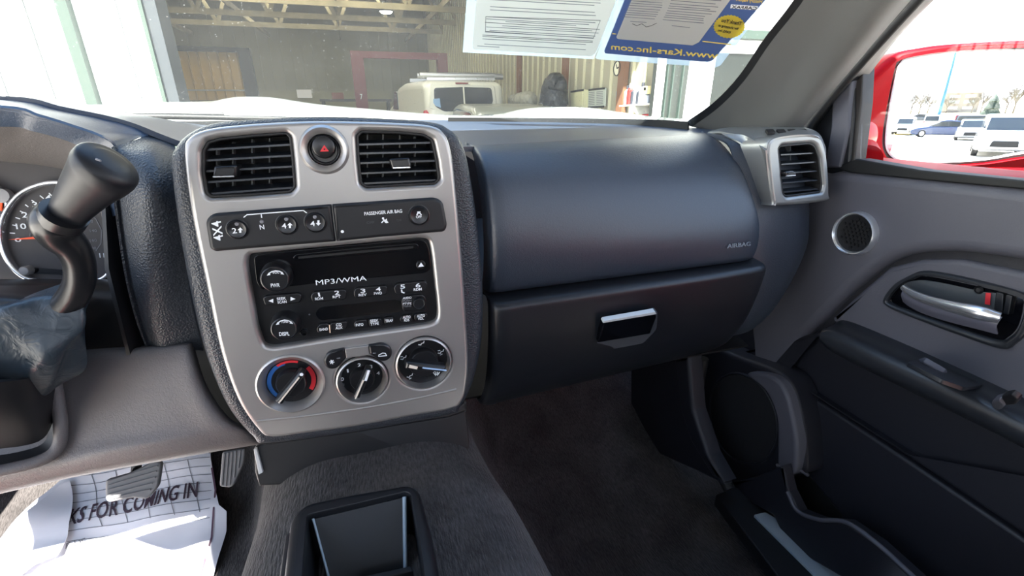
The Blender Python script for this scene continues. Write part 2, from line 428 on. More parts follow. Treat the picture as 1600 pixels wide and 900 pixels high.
def text(s, pl, p0, p1, hp, m, parent, h=0.0, bold=.02, th=.0004, name='lettering', up=None, label=None):
    """lettering whose baseline runs p0 -> p1 on the plane and whose capitals are hp high (frame pixels)"""
    a = V(pl.hit(p0[0], p0[1], h)); b = V(pl.hit(p1[0], p1[1], h)); u = b-a
    t = V(pl.hit(p0[0], p0[1]-hp, h))-a; w = V((-u.y, u.x)).normalized()
    if up: w = V(pl.hit(p0[0]+up[0], p0[1]+up[1], h))-a; w = w.normalized()
    elif w.dot(t) < 0: w = -w
    w = w*t.length
    vs, fs = glyphs(s, bold); x0 = min(v[0] for v in vs); x1 = max(v[0] for v in vs); y1 = max(v[1] for v in vs); y0 = min(0, 0)
    bm = bmesh.new(); top = []
    for x, y in vs:
        q = a+u*((x-x0)/(x1-x0))+w*(y/y1); top.append(bm.verts.new(pl.pt(q.x, q.y, h+th)))
    fl = []
    for f in fs:
        try: fl.append(bm.faces.new([top[i] for i in f]))
        except ValueError: pass
    r = bmesh.ops.extrude_face_region(bm, geom=fl)
    bmesh.ops.translate(bm, verts=[e for e in r['geom'] if isinstance(e, bmesh.types.BMVert)], vec=-pl.n*(th*.98))
    return finish(bm, name, m, parent, 0, label)
def dot(name, pl, a, b, r, h, m, parent, th=.0005, n=20): return plate(name, pl, [arc(pl, a, b, r, 0, 360-360/n, n-1)], h, h+th, m, parent)
# ---------------------------------------------------------------- reference planes of the cab
TS = radians(5)
_d = ray(540, 455); S = Pl(CAM+_d*(.50/_d.y), (1, 0, 0), (0, sin(TS), cos(TS)))      # face of the centre stack
E = Pl(onY(1245, 265, .55), (1, 0, 0), (0, sin(radians(8)), cos(radians(8))))        # right end vent
C = Pl(onY(90, 365, .72), (1, 0, 0), (0, sin(radians(12)), cos(radians(12))))        # gauge face
def DX(x): return Pl((x, 0, CZ), (0, -1, 0), (0, 0, 1))
D = DX(.76)                                                                          # right door trim
def wsY(x, z): return 1.20-1.25*(z+.05)-1.15*x*x
def hitW(px, py):
    d = ray(px, py); lo, hi = .2, 3.0
    for _ in range(50):
        t = (lo+hi)/2; p = d*t
        if p.y > wsY(p.x, p.z): hi = t
        else: lo = t
    return CAM+d*lo

# ---------------------------------------------------------------- structure: ground and cab shell
def struct(o): o['kind'] = 'structure'; return o
struct(box('ground', (-150, -160, -.2), (150, 4.9, 0), asphalt))
struct(box('floor_shop', (-30, 4.9, -.2), (30, 60, 0.02), shopfloor))

# cab floor: flat footwells, toe boards, raised tunnel (one carpeted pan)
def tunnel_rows():
    rows = []
    #        Y    topz  half widths left/right x,  floor z left,right
    for Y, tz, xl, xr, fz in ((-.55, -.50, -.20, .17, -.80), (-.1, -.49, -.19, .16, -.80), (.25, -.478, -.18, .145, -.80), (.45, -.465, -.168, .125, -.80), (.56, -.46, -.16, .105, -.80), (.80, -.45, -.17, .09, -.75), (1.0, -.40, -.18, .09, -.62), (1.22, -.2, -.19, .09, -.35)):
        rows.append([R(-.76, Y, fz), R(-.5, Y, fz), R(xl-.13, Y, fz), R(xl-.085, Y, fz+.03), R(xl-.04, Y, tz-.14), R(xl-.008, Y, tz-.04), R(xl+.05, Y, tz-.003), R(-.03, Y, tz),
                     R(xr-.05, Y, tz-.003), R(xr+.015, Y, tz-.035), R(xr+.05, Y, tz-.12), R(xr+.10, Y, fz+.05), R(xr+.16, Y, fz+.01), R(.45, Y, fz), R(.74, Y, fz)])
    return rows
struct(loft('floor', tunnel_rows(), carpet, nu=5, nv=6, thick=.01))
struct(box('wall_firewall', R(-.8, 1.23, -.9), R(.8, 1.26, -.12), pitch))
struct(box('wall_rear', R(-.8, -1.12, -.85), R(.8, -1.05, -.12), pillarm))
struct(box('ceiling', R(-.74, -1.1, .50), R(.74, .47, .55), pillarm))
struct(box('wall_left', R(-.84, .72, -.85), R(-.78, 1.25, -.12), doorlow))
struct(box('wall_left_rear', R(-.84, -1.1, -.85), R(-.78, -.45, -.12), doorlow))
struct(box('trim_18', R(-.84, -.45, -.9), R(-.74, .72, -.80), redpaint))
# two unseen front seats added behind the lens to shade the lower cab
for sx, lb in ((-.38, 'dark cloth driver seat behind the camera on the left'), (.38, 'dark cloth passenger seat behind the camera on the right')):
    st = thing('unseen_front_seat', R(sx, -.35, -.72), lb, 'seat', 'front seats')
    seatm = mat('seat_cloth', (52, 52, 54), .9)
    loft('seat_cushion', [[R(sx-.25, .17, -.62), R(sx-.25, .14, -.46), R(sx, .16, -.47), R(sx+.25, .14, -.46), R(sx+.25, .17, -.62)], [R(sx-.26, -.3, -.60), R(sx-.26, -.3, -.43), R(sx, -.3, -.46), R(sx+.26, -.3, -.43), R(sx+.26, -.3, -.60)], [R(sx-.25, -.6, -.60), R(sx-.25, -.6, -.44), R(sx, -.6, -.46), R(sx+.25, -.6, -.44), R(sx+.25, -.6, -.60)]], seatm, st, nu=4, nv=4, thick=.02)
    loft('seat_back', [[R(sx-.26, -.52, -.45), R(sx, -.50, -.45), R(sx+.26, -.52, -.45)], [R(sx-.27, -.62, -.15), R(sx, -.58, -.15), R(sx+.27, -.62, -.15)], [R(sx-.24, -.70, .06), R(sx, -.67, .08), R(sx+.24, -.70, .06)]], seatm, st, nu=5, nv=5, thick=.09)
    loft('headrest', [[R(sx-.13, -.70, .10), R(sx, -.68, .10), R(sx+.13, -.70, .10)], [R(sx-.12, -.71, .26), R(sx, -.69, .27), R(sx+.12, -.71, .26)]], seatm, st, nu=4, nv=3, thick=.08)
struct(box('wall_right', R(.90, -1.1, -.8), R(.93, 1.25, -.16), redpaint))
# roof rails and rear cab window posts
for sx, nm in ((-1, 'trim_1'), (1, 'trim_2')):
    struct(tube(nm, [R(sx*.71, .42, .50), R(sx*.72, -.3, .52), R(sx*.72, -1.0, .48)], .035, pillarm, n=4))
# door pillar posts behind the lens, below the windows' line
struct(tube('trim_3', [R(-.74, -.42, .5), R(-.80, -.45, -.2)], .045, pillarm, n=1))
struct(tube('trim_4', [R(.74, -.42, .5), R(.80, -.45, -.2)], .045, pillarm, n=1))
struct(tube('trim_5', [R(-.66, .40, .46), R(-.68, .62, .2), R(-.72, .86, -.06)], .035, pillarm, n=3))

# windshield
rows = []
for z in (-.075, .02, .12, .24, .36, .47):
    xm = .625
    rows.append([R(x, wsY(x, z), z) for x in (-xm, -.45, -.25, 0, .25, .45, xm)])
ws = struct(loft('window_1', rows, windglass, nu=4, nv=3))

# ---------------------------------------------------------------- right A-pillar
def pilrow(a, Xa):   # pixel -> point on plane X
    return onX(a[0], a[1], Xa)
pil = thing('pillar_trim', R(.66, .8, -.05), 'grey fabric-grained windshield pillar trim rising from the dash corner', 'pillar trim')
c0 = [onX(x, y, X) for x, y, X in ((1068, 194, .600), (1112, 163, .598), (1152, 122, .596), (1192, 64, .592), (1238, 4, .588), (1300, -90, .58))]
c1 = [onX(x, y, X) for x, y, X in ((1082, 198, .608), (1124, 167, .606), (1163, 126, .604), (1203, 68, .60), (1250, 8, .596), (1312, -86, .588))]
c2 = [onX(x, y, X) for x, y, X in ((1150, 215, .640), (1180, 180, .638), (1212, 140, .636), (1250, 88, .632), (1300, 24, .626), (1372, -80, .62))]
c3 = [onX(x, y, X) for x, y, X in ((1212, 215, .665), (1236, 190, .664), (1266, 152, .662), (1306, 104, .66), (1362, 36, .655), (1450, -70, .65))]
c4 = [onX(x, y, X) for x, y, X in ((1236, 222, .70), (1256, 198, .70), (1286, 160, .70), (1322, 118, .70), (1380, 50, .70), (1475, -60, .70))]
for q_ in (c0, c1, c2, c3, c4): e_ = q_[-1]-q_[-2]; q_ += [q_[-1]+e_*2.2, q_[-1]+e_*4.4]
loft('pillar_cover', [c1, c2, c3, c4], pillarm, pil, nu=6, nv=5, thick=.006)
loft('glass_edge_band', [c0, c1], rubber, pil, nu=6, nv=2, thick=.004, label='black band along the glass edge')
# door frame on the glass side of the pillar
fr = thing('door_frame', R(.72, .6, .0), 'dark right door window frame with weather seal beside the pillar', 'door frame')
f0 = [onX(x, y, X) for x, y, X in ((1222, 230, .73), (1246, 200, .73), (1276, 163, .73), (1312, 120, .73), (1374, 50, .73), (1466, -58, .73))]
f1 = [onX(x, y, X) for x, y, X in ((1248, 230, .725), (1266, 197, .725), (1292, 163, .725), (1330, 118, .725), (1396, 44, .725), (1490, -58, .725))]
f2 = [onX(x, y, X) for x, y, X in ((1262, 232, .745), (1278, 200, .745), (1306, 163, .745), (1340, 124, .745), (1410, 46, .745), (1505, -58, .745))]
f3 = [onX(x, y, X) for x, y, X in ((1272, 232, .76), (1288, 202, .76), (1316, 163, .76), (1347, 130, .76), (1420, 40, .76), (1522, -58, .76))]
for q_ in (f0, f1, f2, f3): e_ = q_[-1]-q_[-2]; q_ += [q_[-1]+e_*1.6, q_[-1]+e_*3.2]
loft('frame_section', [f0, f1, f2, f3], darkpl, fr, nu=6, nv=5, thick=.006)
tube('weather_seal', f1, .006, rubber, fr, n=5)

# ---------------------------------------------------------------- right door
door = thing('door_panel', R(.76, .3, -.75), 'dark grey right door trim panel with armrest, pocket and round tweeter', 'door panel')
ppl('backing_panel', D, [(1085, 245), (1200, 262), (1320, 275), (1480, 290), (1700, 312), (1900, 1300), (1050, 1300), (1020, 560)], -.03, .0, doorlow, door, rr=0)
ppl('upper_panel', D, [(1150, 262, 0), (1312, 266, 12), (1440, 278, 20), (1700, 303, 0), (1900, 470, 0), (1600, 408, 40), (1490, 392, 40), (1400, 398, 60), (1335, 445, 40), (1262, 520, 10), (1180, 610, 0)], -.02, .022, doorm, door, rr=.03, r=.016, seg=8)
ppl('lower_insert', D, [(1300, 497), (1345, 455), (1388, 418), (1440, 405), (1500, 405), (1600, 425), (1800, 480), (2000, 900), (1600, 690), (1330, 560)], -.02, .008, doorm, door, rr=.03, r=.008, seg=6, label='recessed mid-door insert around the handle')
# lower door skins: two steps
ppl('lower_panel', D, [(1060, 560), (1226, 592), (1420, 720), (1600, 842), (1800, 975), (1900, 1300), (1300, 1000), (1150, 780), (1085, 700)], -.02, .012, doorlow, door, rr=.01, r=.006)
ppl('middle_panel', D, [(1120, 560), (1275, 520), (1330, 530), (1620, 672), (1900, 800), (1900, 1030), (1602, 838), (1420, 716), (1226, 590)], -.02, .020, doorlow, door, rr=.01, r=.006)
# window sill trim
ppl('sill_trim', DX(.745), [(1300, 262), (1338, 248), (1350, 250), (1440, 266), (1600, 282), (1720, 290), (1720, 304), (1600, 296), (1440, 281), (1330, 270)], -.02, .006, rubber, door, rr=3, r=.002)
# mirror sail panel
ppl('sail_panel', DX(.745), [(1208, 250), (1240, 205), (1290, 140), (1322, 108), (1334, 108), (1334, 180), (1326, 262), (1300, 272)], -.01, .004, darkpl, door, rr=4, r=.003)
ppl('sail_rib', DX(.738), [(1302, 124), (1332, 118), (1330, 130), (1325, 200), (1312, 262), (1288, 262), (1298, 200)], -.01, .003, doorm, door, rr=3, r=.003, label='grey raised rib of the sail panel')
ppl('window_channel', DX(.75), [(1334, 108), (1349, 92), (1346, 160), (1335, 252), (1322, 256), (1332, 180)], -.02, .004, sealm, door, rr=2, r=.002)
# armrest shelf
ar = []
for px, y0, y1, y2, y3 in ((1281, 512, 515, 524, 534), (1300, 508, 517, 535, 548), (1380, 540, 553, 572, 588), (1490, 589, 602, 624, 642), (1600, 640, 654, 678, 698), (1760, 712, 730, 760, 785)):
    ar.append([onX(px+26, y0-8, .755), onX(px+14, y0, .735), onX(px+4, y1, .700), onX(px, y2, .690), onX(px+1, y3, .700), onX(px+10, y3+8, .755)])
loft('armrest', ar, armm, door, nu=5, nv=6, thick=.004)
ppl('switch_plate', Pl(onX(1500, 592, .715), (0, -1, -.02), (-.94, 0, .34)), [(1415, 572), (1450, 560), (1495, 572), (1540, 605), (1505, 612), (1470, 600)], -.003, .002, glovem, door, rr=4, r=.001)
sw = Pl(onX(1460, 580, .708), (0, -1, -.02), (-.80, 0, .60))
ppl('window_switch', sw, [(1412, 574), (1440, 566), (1474, 586), (1472, 597), (1455, 598)], 0, .008, doorm, door, rr=4, r=.003)
ppl('lock_switch', sw, [(1548, 628), (1560, 625), (1570, 634), (1562, 642), (1548, 638)], 0, .010, doorm, door, rr=3, r=.003)
ppl('lock_bezel', sw, [(1564, 620), (1580, 617), (1592, 625), (1588, 633), (1572, 634)], 0, .007, darkpl, door, rr=3, r=.002)
# tweeter
a, b, r = D.circ(1340, 364, 34, .02)
tw = lathe('tweeter_ring', D, a, b, [(r*.84, .020), (r*.84, .027), (r*.88, .032), (r*.93, .0335), (r*.98, .030), (r*1.0, .020)], chromesat, door, label='chrome tweeter ring')
gr = lathe('tweeter_grille', D, a, b, [(0, .0235), (r*.45, .0245), (r*.86, .027)], darkpl, door)
bm = bmesh.new()
for i in range(-4, 5):
    for j in range(-4, 5):
        x = (i+.5*(j % 2))*r*.19; y = j*r*.165
        if x*x+y*y < (r*.68)**2:
            v = [bm.verts.new(D.pt(a+x+cos(pi/3*k+pi/6)*r*.07, b+y+sin(pi/3*k+pi/6)*r*.07, 1*.025+.002*(x*x+y*y)/(r*r)*1.5)) for k in range(6)]
            w = [bm.verts.new(q.co+D.n*.0012) for q in v]; bm.faces.new(w)
            for k in range(6): bm.faces.new((v[k], v[(k+1) % 6], w[(k+1) % 6], w[k]))
finish(bm, 'grille_mesh', pitch, door, 0)
# pull handle: bezel, cup, chrome lever
hb = [(1378, 468), (1396, 446), (1420, 430), (1450, 424), (1530, 440), (1602, 462), (1612, 480), (1600, 520), (1582, 538), (1562, 546), (1500, 526), (1420, 496), (1384, 480)]
hc = [(1378+8, 468), (1402, 448), (1424, 437), (1450, 432), (1530, 448), (1592, 464), (1598, 480), (1590, 510), (1576, 526), (1556, 532), (1500, 515), (1424, 488), (1392, 476)]
ppl('handle_bezel', D, hb, .0, .016, armm, door, sm=True, r=.005, holes=[hc], hsm=True)
ppl('handle_cup', D, hc, -.002, .009, gloss, door, sm=True)
ppl('cup_recess', D, [(1410, 447), (1445, 438), (1530, 455), (1560, 462), (1556, 500), (1500, 490), (1440, 470)], .0085, .0105, mat('cup_grey', (70, 74, 78), .4), door, sm=True, r=.001, label='grey back wall of the handle cup')
lev = [onX(1411, 449, .728), onX(1424, 458, .722), onX(1450, 469, .716), (onX(1490, 480, .712)), onX(1530, 489, .711), onX(1562, 497, .716)]
tube('door_handle', lev, [.0042, .0058, .0066, .0078, .0092, .0070], chrome, door, seg=16, flat=(V((1, 0, 0)), .75), label='chrome pull lever')
lv2 = [[p+V((.004, 0, .001)) for p in lev], [p+V((.001, .0, -.011)) for p in lev], [p+V((.010, .0, -.024)) for p in lev]]
loft('lever_skirt', lv2, mat('lever_skirt', (92, 92, 104), .25), door, thick=.002)
text('I', D, (1539, 475), (1547, 476), 18, redm, door, h=.0125, bold=.1, name='lock_mark')
a, b, r = D.circ(1529, 453, 8, .011); lathe('cup_screw', D, a, b, [(0, .012), (r*.5, .012), (r*.6, .014), (r, .011)], darkpl, door, seg=20)
ppl('lock_button', D, [(1556, 456), (1568, 459), (1566, 488), (1552, 486)], .009, .014, glovem, door, rr=2, r=.001)
ppl('lock_slide', D, [(1572, 460), (1582, 462), (1576, 492), (1566, 490)], .009, .014, glovem, door, rr=2, r=.001)
# lower speaker pod and map pocket
P2 = DX(.705)
POD = [(1095, 545), (1160, 560), (1215, 582), (1238, 606), (1252, 655), (1257, 705), (1256, 740), (1222, 745), (1200, 790), (1150, 775), (1118, 720), (1100, 650)]
plate('speaker_pod', P2, [P2.loop(smooth(POD, 5))], -.05, .0, doorlow, door, r=.010, seg=6)
spl = P2.loop(smooth([(1112, 640), (1120, 602), (1150, 584), (1188, 600), (1212, 642), (1214, 688), (1190, 720), (1150, 716), (1122, 684)], 6))
spl = spl if area2(spl) > 0 else spl[::-1]
plate('speaker_grille', P2, [spl], -.004, .004, mat('speaker_cloth', (22, 23, 27), .8, bump=('grain', 700, .6, .001)), door, r=.003)
plate('grille_rim', P2, [offs(spl, -.004), spl], -.004, .006, doorlow, door, r=.002)
c_ = P2.loop(smooth([(1176, 582), (1212, 584), (1236, 605), (1250, 652), (1256, 700), (1250, 738), (1226, 728), (1224, 690), (1222, 648), (1206, 610)], 6))
plate('speaker_collar', P2, [c_], -.01, .016, doorm, door, r=.007, seg=6)
P3 = DX(.665)
ppl('map_pocket', P3, [(1130, 758), (1180, 745), (1222, 728), (1232, 768), (1248, 800), (1280, 813), (1322, 817), (1370, 850), (1430, 905), (1520, 990), (1620, 1100), (1520, 1100), (1330, 912), (1262, 872), (1226, 845), (1208, 806), (1180, 790)], -.02, .0, doorlow, door, rr=.012, r=.005)
tube('pocket_lip', [onX(x, y, X) for x, y, X in ((1214, 727, .690), (1245, 732, .70), (1262, 742, .72))], .0035, doorm, door)
tube('pocket_edge', [onX(x, y, .664) for x, y in ((1230, 768), (1246, 798), (1280, 812), (1322, 816), (1370, 849), (1430, 904), (1520, 990))], .0035, doorm, door)
ppl('cup_well', D, [(1236, 745), (1262, 742), (1315, 805), (1312, 830), (1255, 815), (1236, 790)], .013, .016, pitch, door, rr=4)

# sill plate, kick panel and seal
sillp = thing('door_sill', R(.62, .3, -.74), 'dark right door sill with a pale scuff strip by the map pocket', 'door sill')
Z1 = Pl(R(.62, .4, -.745), (1, 0, 0), (0, 1, 0))
ppl('sill_cover', Z1, [(1118, 772), (1150, 760), (1190, 790), (1330, 905), (1500, 1060), (1200, 1060), (1215, 900)], -.02, .006, darkpl, sillp, rr=3, r=.003)
ppl('scuff_strip', Z1, [(1178, 804), (1196, 800), (1222, 815), (1300, 880), (1340, 915), (1290, 915)], .004, .011, mat('scuff_grey', (150, 165, 175), .35), sillp, rr=2, r=.001, label='pale grey scuff strip')
kp = thing('kick_panel', R(.6, .7, -.75), 'dark plastic kick panel at the right end of the passenger footwell', 'kick panel')
ppl('panel', DX(.60), [(985, 560), (1075, 545), (1082, 640), (1105, 710), (1132, 758), (1085, 735), (985, 690)], -.02, .0, doorlow, kp, rr=3, r=.006)
ppl('panel_rib', DX(.60), [(1052, 560), (1075, 556), (1082, 640), (1105, 710), (1130, 755), (1112, 745), (1078, 690), (1062, 640)], -.02, .012, doorlow, kp, rr=3, r=.008)
tube('door_seal', [onX(x, y, .63) for x, y in ((1098, 560), (1090, 620), (1103, 690), (1140, 765))], .012, rubber, kp)
# ---------------------------------------------------------------- dashboard body
db = thing('dashboard', R(0, .7, -.3), 'charcoal grained vinyl dashboard spanning the cab with smooth airbag cover and glove box', 'dashboard')
# top pad
def crest(x):
    T = ((-.9, .004), (-.33, -.002), (-.31, -.004), (-.287, -.0116), (-.25, -.021), (-.225, -.030), (-.2, -.043), (-.17, -.056), (-.14, -.058), (.9, -.058))
    for (x0, z0), (x1, z1) in zip(T, T[1:]):
        if x <= x1: return z0+(z1-z0)*(x-x0)/(x1-x0)
def frontY(x):   # front edge of the top pad
    return .585+max(0, x-.14)*.2 if x > -.15 else .60
rows = []
for Y, f in ((1.30, 0), (1.12, 0.05), (.95, .35), (.80, .75), (.70, .96), (.64, 1.0)):
    rows.append([R(x, min(Y, 1.32-1.15*x*x*.9) if Y > 1 else Y, -.060+(crest(x)+.058)*f) for x in (-.75, -.6, -.45, -.36, -.31, -.287, -.25, -.225, -.2, -.17, -.14)])
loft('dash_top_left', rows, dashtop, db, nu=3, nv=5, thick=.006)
rows = []
for k in (0, .2, .4, .6, .8, 1.0):
    rows.append([R(x, (frontY(x)+.002)*(1-k)+(1.19-1.10*x*x+.05)*k, -.056+.006*k) for x in (-.14, 0, .14, .28, .42, .52, .60, .66)])
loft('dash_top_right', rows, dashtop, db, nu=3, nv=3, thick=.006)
# rounded brow over the gauges and the panel right of them
Lc = [onY(182, 228, .585), onY(183, 245, .578), onY(186, 290, .572), onY(190, 335, .570), onY(204, 430, .565), onY(221, 500, .565), onY(237, 545, .57)]
Mc = [onY(232, 213, .640), onY(238, 236, .585), onY(240, 285, .552), onY(243, 340, .546), onY(250, 430, .546), onY(262, 500, .55), onY(275, 545, .556)]
Nc = [onY(272, 218, .66), onY(276, 250, .60), onY(276, 295, .565), onY(282, 345, .556), onY(292, 430, .556), onY(305, 500, .556), onY(318, 548, .56)]
loft('gauge_side_panel', [[p+V((0, .14, -.0)) for p in Lc], [p+V((-.002, .01, 0)) for p in Lc], Lc, [(Lc[i]*.5+Mc[i]*.5)+V((0, -.006, 0)) for i in range(7)], Mc, Nc], grainy, db, nu=6, nv=5, thick=0.003)
# crown surface joining pad crest and that panel
K0 = [R(-.64, .64, -.06), R(-.56, .64, .0), R(-.45, .64, .002), R(-.36, .64, .0), R(-.31, .64, -.004), R(-.287, .64, -.0116), R(-.25, .64, -.021), R(-.225, .64, -.030), R(-.2, .66, -.043), R(-.17, .68, -.056)]
K1 = [R(-.645, .605, -.06), R(-.565, .605, -.001), R(-.45, .605, .001), R(-.36, .605, .001), onY(0, 163, .605), onY(55, 172, .605), onY(120, 190, .605), onY(160, 205, .600), onY(200, 210, .62), onY(232, 213, .640)]
K2 = [R(-.65, .585, -.065), R(-.57, .585, -.006), R(-.45, .585, -.004), R(-.36, .585, -.004), onY(0, 167, .585), onY(50, 178, .585), onY(110, 196, .585), onY(150, 209, .585), onY(175, 219, .583), onY(184, 232, .585)]
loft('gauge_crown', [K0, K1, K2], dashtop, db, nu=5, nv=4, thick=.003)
# front face of the brow, cavity roof
B0 = [R(-.67, .585, -.26), R(-.66, .585, -.10), R(-.59, .585, -.012), R(-.42, .585, -.004), onY(0, 168, .583), onY(60, 182, .583), onY(115, 199, .583), onY(155, 213, .583), onY(176, 226, .583), onY(184, 250, .582), onY(189, 335, .582)]
B1 = [R(-.64, .60, -.26), R(-.63, .60, -.12), R(-.56, .60, -.045), R(-.43, .60, -.03), onY(0, 198, .60), onY(50, 205, .60), onY(95, 217, .60), (onY(122, 228, .60)), onY(140, 243, .60), onY(152, 265, .60), onY(168, 340, .60)]
B2 = [R(-.64, .66, -.26), R(-.63, .66, -.13), R(-.56, .66, -.055), R(-.43, .66, -.04), onY(0, 222, .66), onY(50, 228, .66), onY(90, 238, .66), onY(118, 250, .66), onY(134, 262, .66), onY(148, 285, .66), onY(160, 345, .66)]
B3 = [R(-.64, .735, -.26), R(-.63, .735, -.15), R(-.56, .735, -.075), R(-.44, .735, -.06), onY(0, 252, .735), onY(45, 256, .735), onY(85, 262, .735), onY(110, 268, .735), onY(130, 280, .735), onY(150, 300, .735), onY(165, 350, .735)]
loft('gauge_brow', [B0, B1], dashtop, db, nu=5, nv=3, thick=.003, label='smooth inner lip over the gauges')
loft('gauge_recess', [B1, B2, B3], kneem, db, nu=5, nv=4, thick=.003, label='brownish recess wall around the gauges')
# lower cavity wall right and bottom
ppl('recess_side', Pl(onY(200, 400, .60), (.25, 1, 0), (0, 0, 1)), [(160, 240), (190, 240), (240, 545), (205, 560), (170, 420)], -.002, .002, darkpl, db, rr=0)
loft('column_trim', [[onY(x, 436, .70) for x in (-120, 0, 90, 175, 215)], [onY(x, 446, .62) for x in (-120, 0, 90, 175, 222)], [onY(x, 480, .60) for x in (-120, 0, 90, 180, 228)], [onY(x, 560, .60) for x in (-120, 0, 90, 190, 240)]], darkpl, db, nu=4, nv=4, thick=.004)

# passenger airbag cover
def prof(x, PL, PR, x0, x1, pull=0):
    t = (x-x0)/(x1-x0); return [R(x, p[0]*(1-t)+q[0]*t+pull*(1 if 0 < i else .3), p[1]*(1-t)+q[1]*t) for i, (p, q) in enumerate(zip(PL, PR))]
AL = ((.600, -.056), (.583, -.0555), (.556, -.066), (.530, -.095), (.514, -.140), (.513, -.185), (.528, -.228), (.56, -.232))
AR = ((.69, -.056), (.667, -.0555), (.632, -.066), (.585, -.095), (.548, -.135), (.522, -.180), (.524, -.225), (.56, -.230))
rows = [prof(.139, AL, AR, .145, .56, .03), prof(.141, AL, AR, .145, .56, .012)]+[prof(x, AL, AR, .145, .56) for x in (.15, .2, .27, .34, .41, .47, .52)]+[prof(.548, AL, AR, .145, .56, .003), prof(.562, AL, AR, .145, .56, .014), prof(.569, AL, AR, .145, .56, .035)]
loft('airbag_cover', rows, dash, db, nu=5, nv=3, thick=.003)
A_ = Pl3(R(.48, .520, -.19), R(.56, .5225, -.19), R(.48, .5245, -.17))
text('AIRBAG', A_, (1136, 388), (1172, 384), 6.5, mat('embossed_letters', (120, 128, 136), .35), db, h=.002, bold=.0, th=.0012)
# glove box
GL = ((.56, -.234), (.520, -.2335), (.506, -.238), (.503, -.252), (.507, -.30), (.523, -.36), (.556, -.415), (.60, -.442), (.70, -.45))
GR = ((.56, -.230), (.515, -.2285), (.500, -.233), (.499, -.246), (.506, -.29), (.522, -.34), (.552, -.39), (.60, -.42), (.70, -.435))
rows = [prof(.138, GL, GR, .145, .57, .02), prof(.144, GL, GR, .145, .57)]+[prof(x, GL, GR, .145, .57) for x in (.18, .25, .33, .40, .46)]+[prof(.52, GL, GR, .145, .57, .002), prof(.558, GL, GR, .145, .57, .006), prof(.566, GL, GR, .145, .57, .025)]
gb = loft('glove_box_door', rows, glovem, db, nu=5, nv=3, thick=.003)
G_ = Pl3(onY(935, 536, .517), onY(1022, 520, .512), onY(945, 505, .5035))
ppl('latch_recess', G_, [(932, 538), (944, 505), (1028, 487), (1026, 515), (1005, 537), (924, 552)], -.004, .0045, mat('latch_recess', (62, 66, 72), .5), gb, rr=4, r=.001, label='paler scooped finger recess')
ppl('latch_handle', G_, [(934, 536), (944, 503), (1025, 489), (1026, 496), (1016, 522)], .001, .010, gloss, gb, rr=2, r=.002, label='black flap latch')
ppl('latch_edge', G_, [(942, 505), (944, 501.5), (1024, 487.5), (1026, 491)], .004, .0112, mat('edge_grey', (190, 195, 198), .3), gb, rr=1, r=.0004)
# end panel to the right of the glove box
EL = ((.69, -.056), (.64, -.058), (.60, -.07), (.575, -.12), (.556, -.18), (.548, -.23), (.550, -.30), (.565, -.36), (.60, -.40), (.70, -.43))
rows = []
for x, pull in ((.55, .01), (.57, .0), (.60, -.004), (.64, -.004), (.670, -.001), (.695, .012), (.706, .05), (.708, .12)):
    rows.append([R(x - (.02*max(0, (i-5))*max(0, (x-.6)/.1)), p[0]+pull, p[1]) for i, p in enumerate(EL)])
loft('end_panel', rows, dash, db, nu=5, nv=4, thick=.003)
# underside of the dash
loft('under_cover', [[R(x, .60, -.43 if x > 0 else -.405) for x in (-.7, -.3, .1, .4, .66)], [R(x, .75, -.40) for x in (-.7, -.3, .1, .4, .66)], [R(x, .95, -.40) for x in (-.7, -.3, .1, .4, .66)], [R(x, 1.2, -.30) for x in (-.7, -.3, .1, .4, .66)]], pitch, db, nu=2, nv=2, thick=.004)
# driver knee panel
k = []
k.append([onY(x, y, Y) for x, y, Y in ((-160, 560, .66), (-40, 556, .64), (85, 550, .61), (150, 545, .592), (210, 541, .580), (260, 537, .568), (296, 534, .560), (303, 538, .565))])
k.append([onY(x, y, Y) for x, y, Y in ((-160, 575, .62), (-40, 572, .60), (88, 566, .583), (150, 556, .570), (212, 552, .556), (262, 548, .547), (297, 546, .543), (306, 550, .565))])
k.append([onY(x, y, Y) for x, y, Y in ((-160, 650, .57), (-40, 645, .56), (90, 625, .552), (152, 615, .546), (215, 610, .535), (270, 606, .527), (316, 603, .525), (324, 604, .56))])
k.append([onY(x, y, Y) for x, y, Y in ((-160, 740, .53), (-40, 722, .53), (92, 695, .528), (155, 682, .522), (228, 672, .515), (295, 662, .512), (350, 655, .512), (358, 652, .55))])
k.append([onY(x, y, Y) for x, y, Y in ((-170, 790, .52), (-45, 760, .52), (90, 728, .515), (160, 712, .51), (245, 697, .506), (325, 684, .508), (388, 676, .515), (394, 672, .55))])
k.append([onY(x, y, Y) for x, y, Y in ((-175, 818, .54), (-50, 784, .54), (90, 751, .53), (165, 736, .525), (258, 719, .52), (342, 704, .522), (402, 694, .53), (408, 690, .55))])
k.append([onY(x, y, Y) for x, y, Y in ((-170, 800, .60), (-50, 768, .60), (95, 740, .60), (170, 727, .60), (262, 712, .60), (345, 699, .60), (404, 690, .60), (410, 686, .60))])
loft('knee_panel', k, kneem, db, nu=5, nv=5, thick=.004, label='brownish knee panel under the steering column')
# column opening trim in the knee panel
tube('column_opening_rim', [onY(x, y, Y) for x, y, Y in ((82, 585, .545), (90, 625, .54), (95, 668, .528), (90, 700, .520), (62, 720, .512), (0, 736, .505), (-80, 752, .50))], .006, kneem, db)
loft('column_opening', [[onY(x, y, Y) for x, y, Y in ((80, 580, .546), (88, 625, .541), (93, 668, .530), (86, 698, .521), (60, 717, .513), (0, 733, .506), (-80, 748, .501))], [onY(x, y, Y) for x, y, Y in ((20, 570, .59), (20, 610, .58), (22, 640, .575), (20, 660, .57), (10, 675, .565), (-20, 690, .56), (-100, 700, .55))]], darkpl, db, thick=.002)

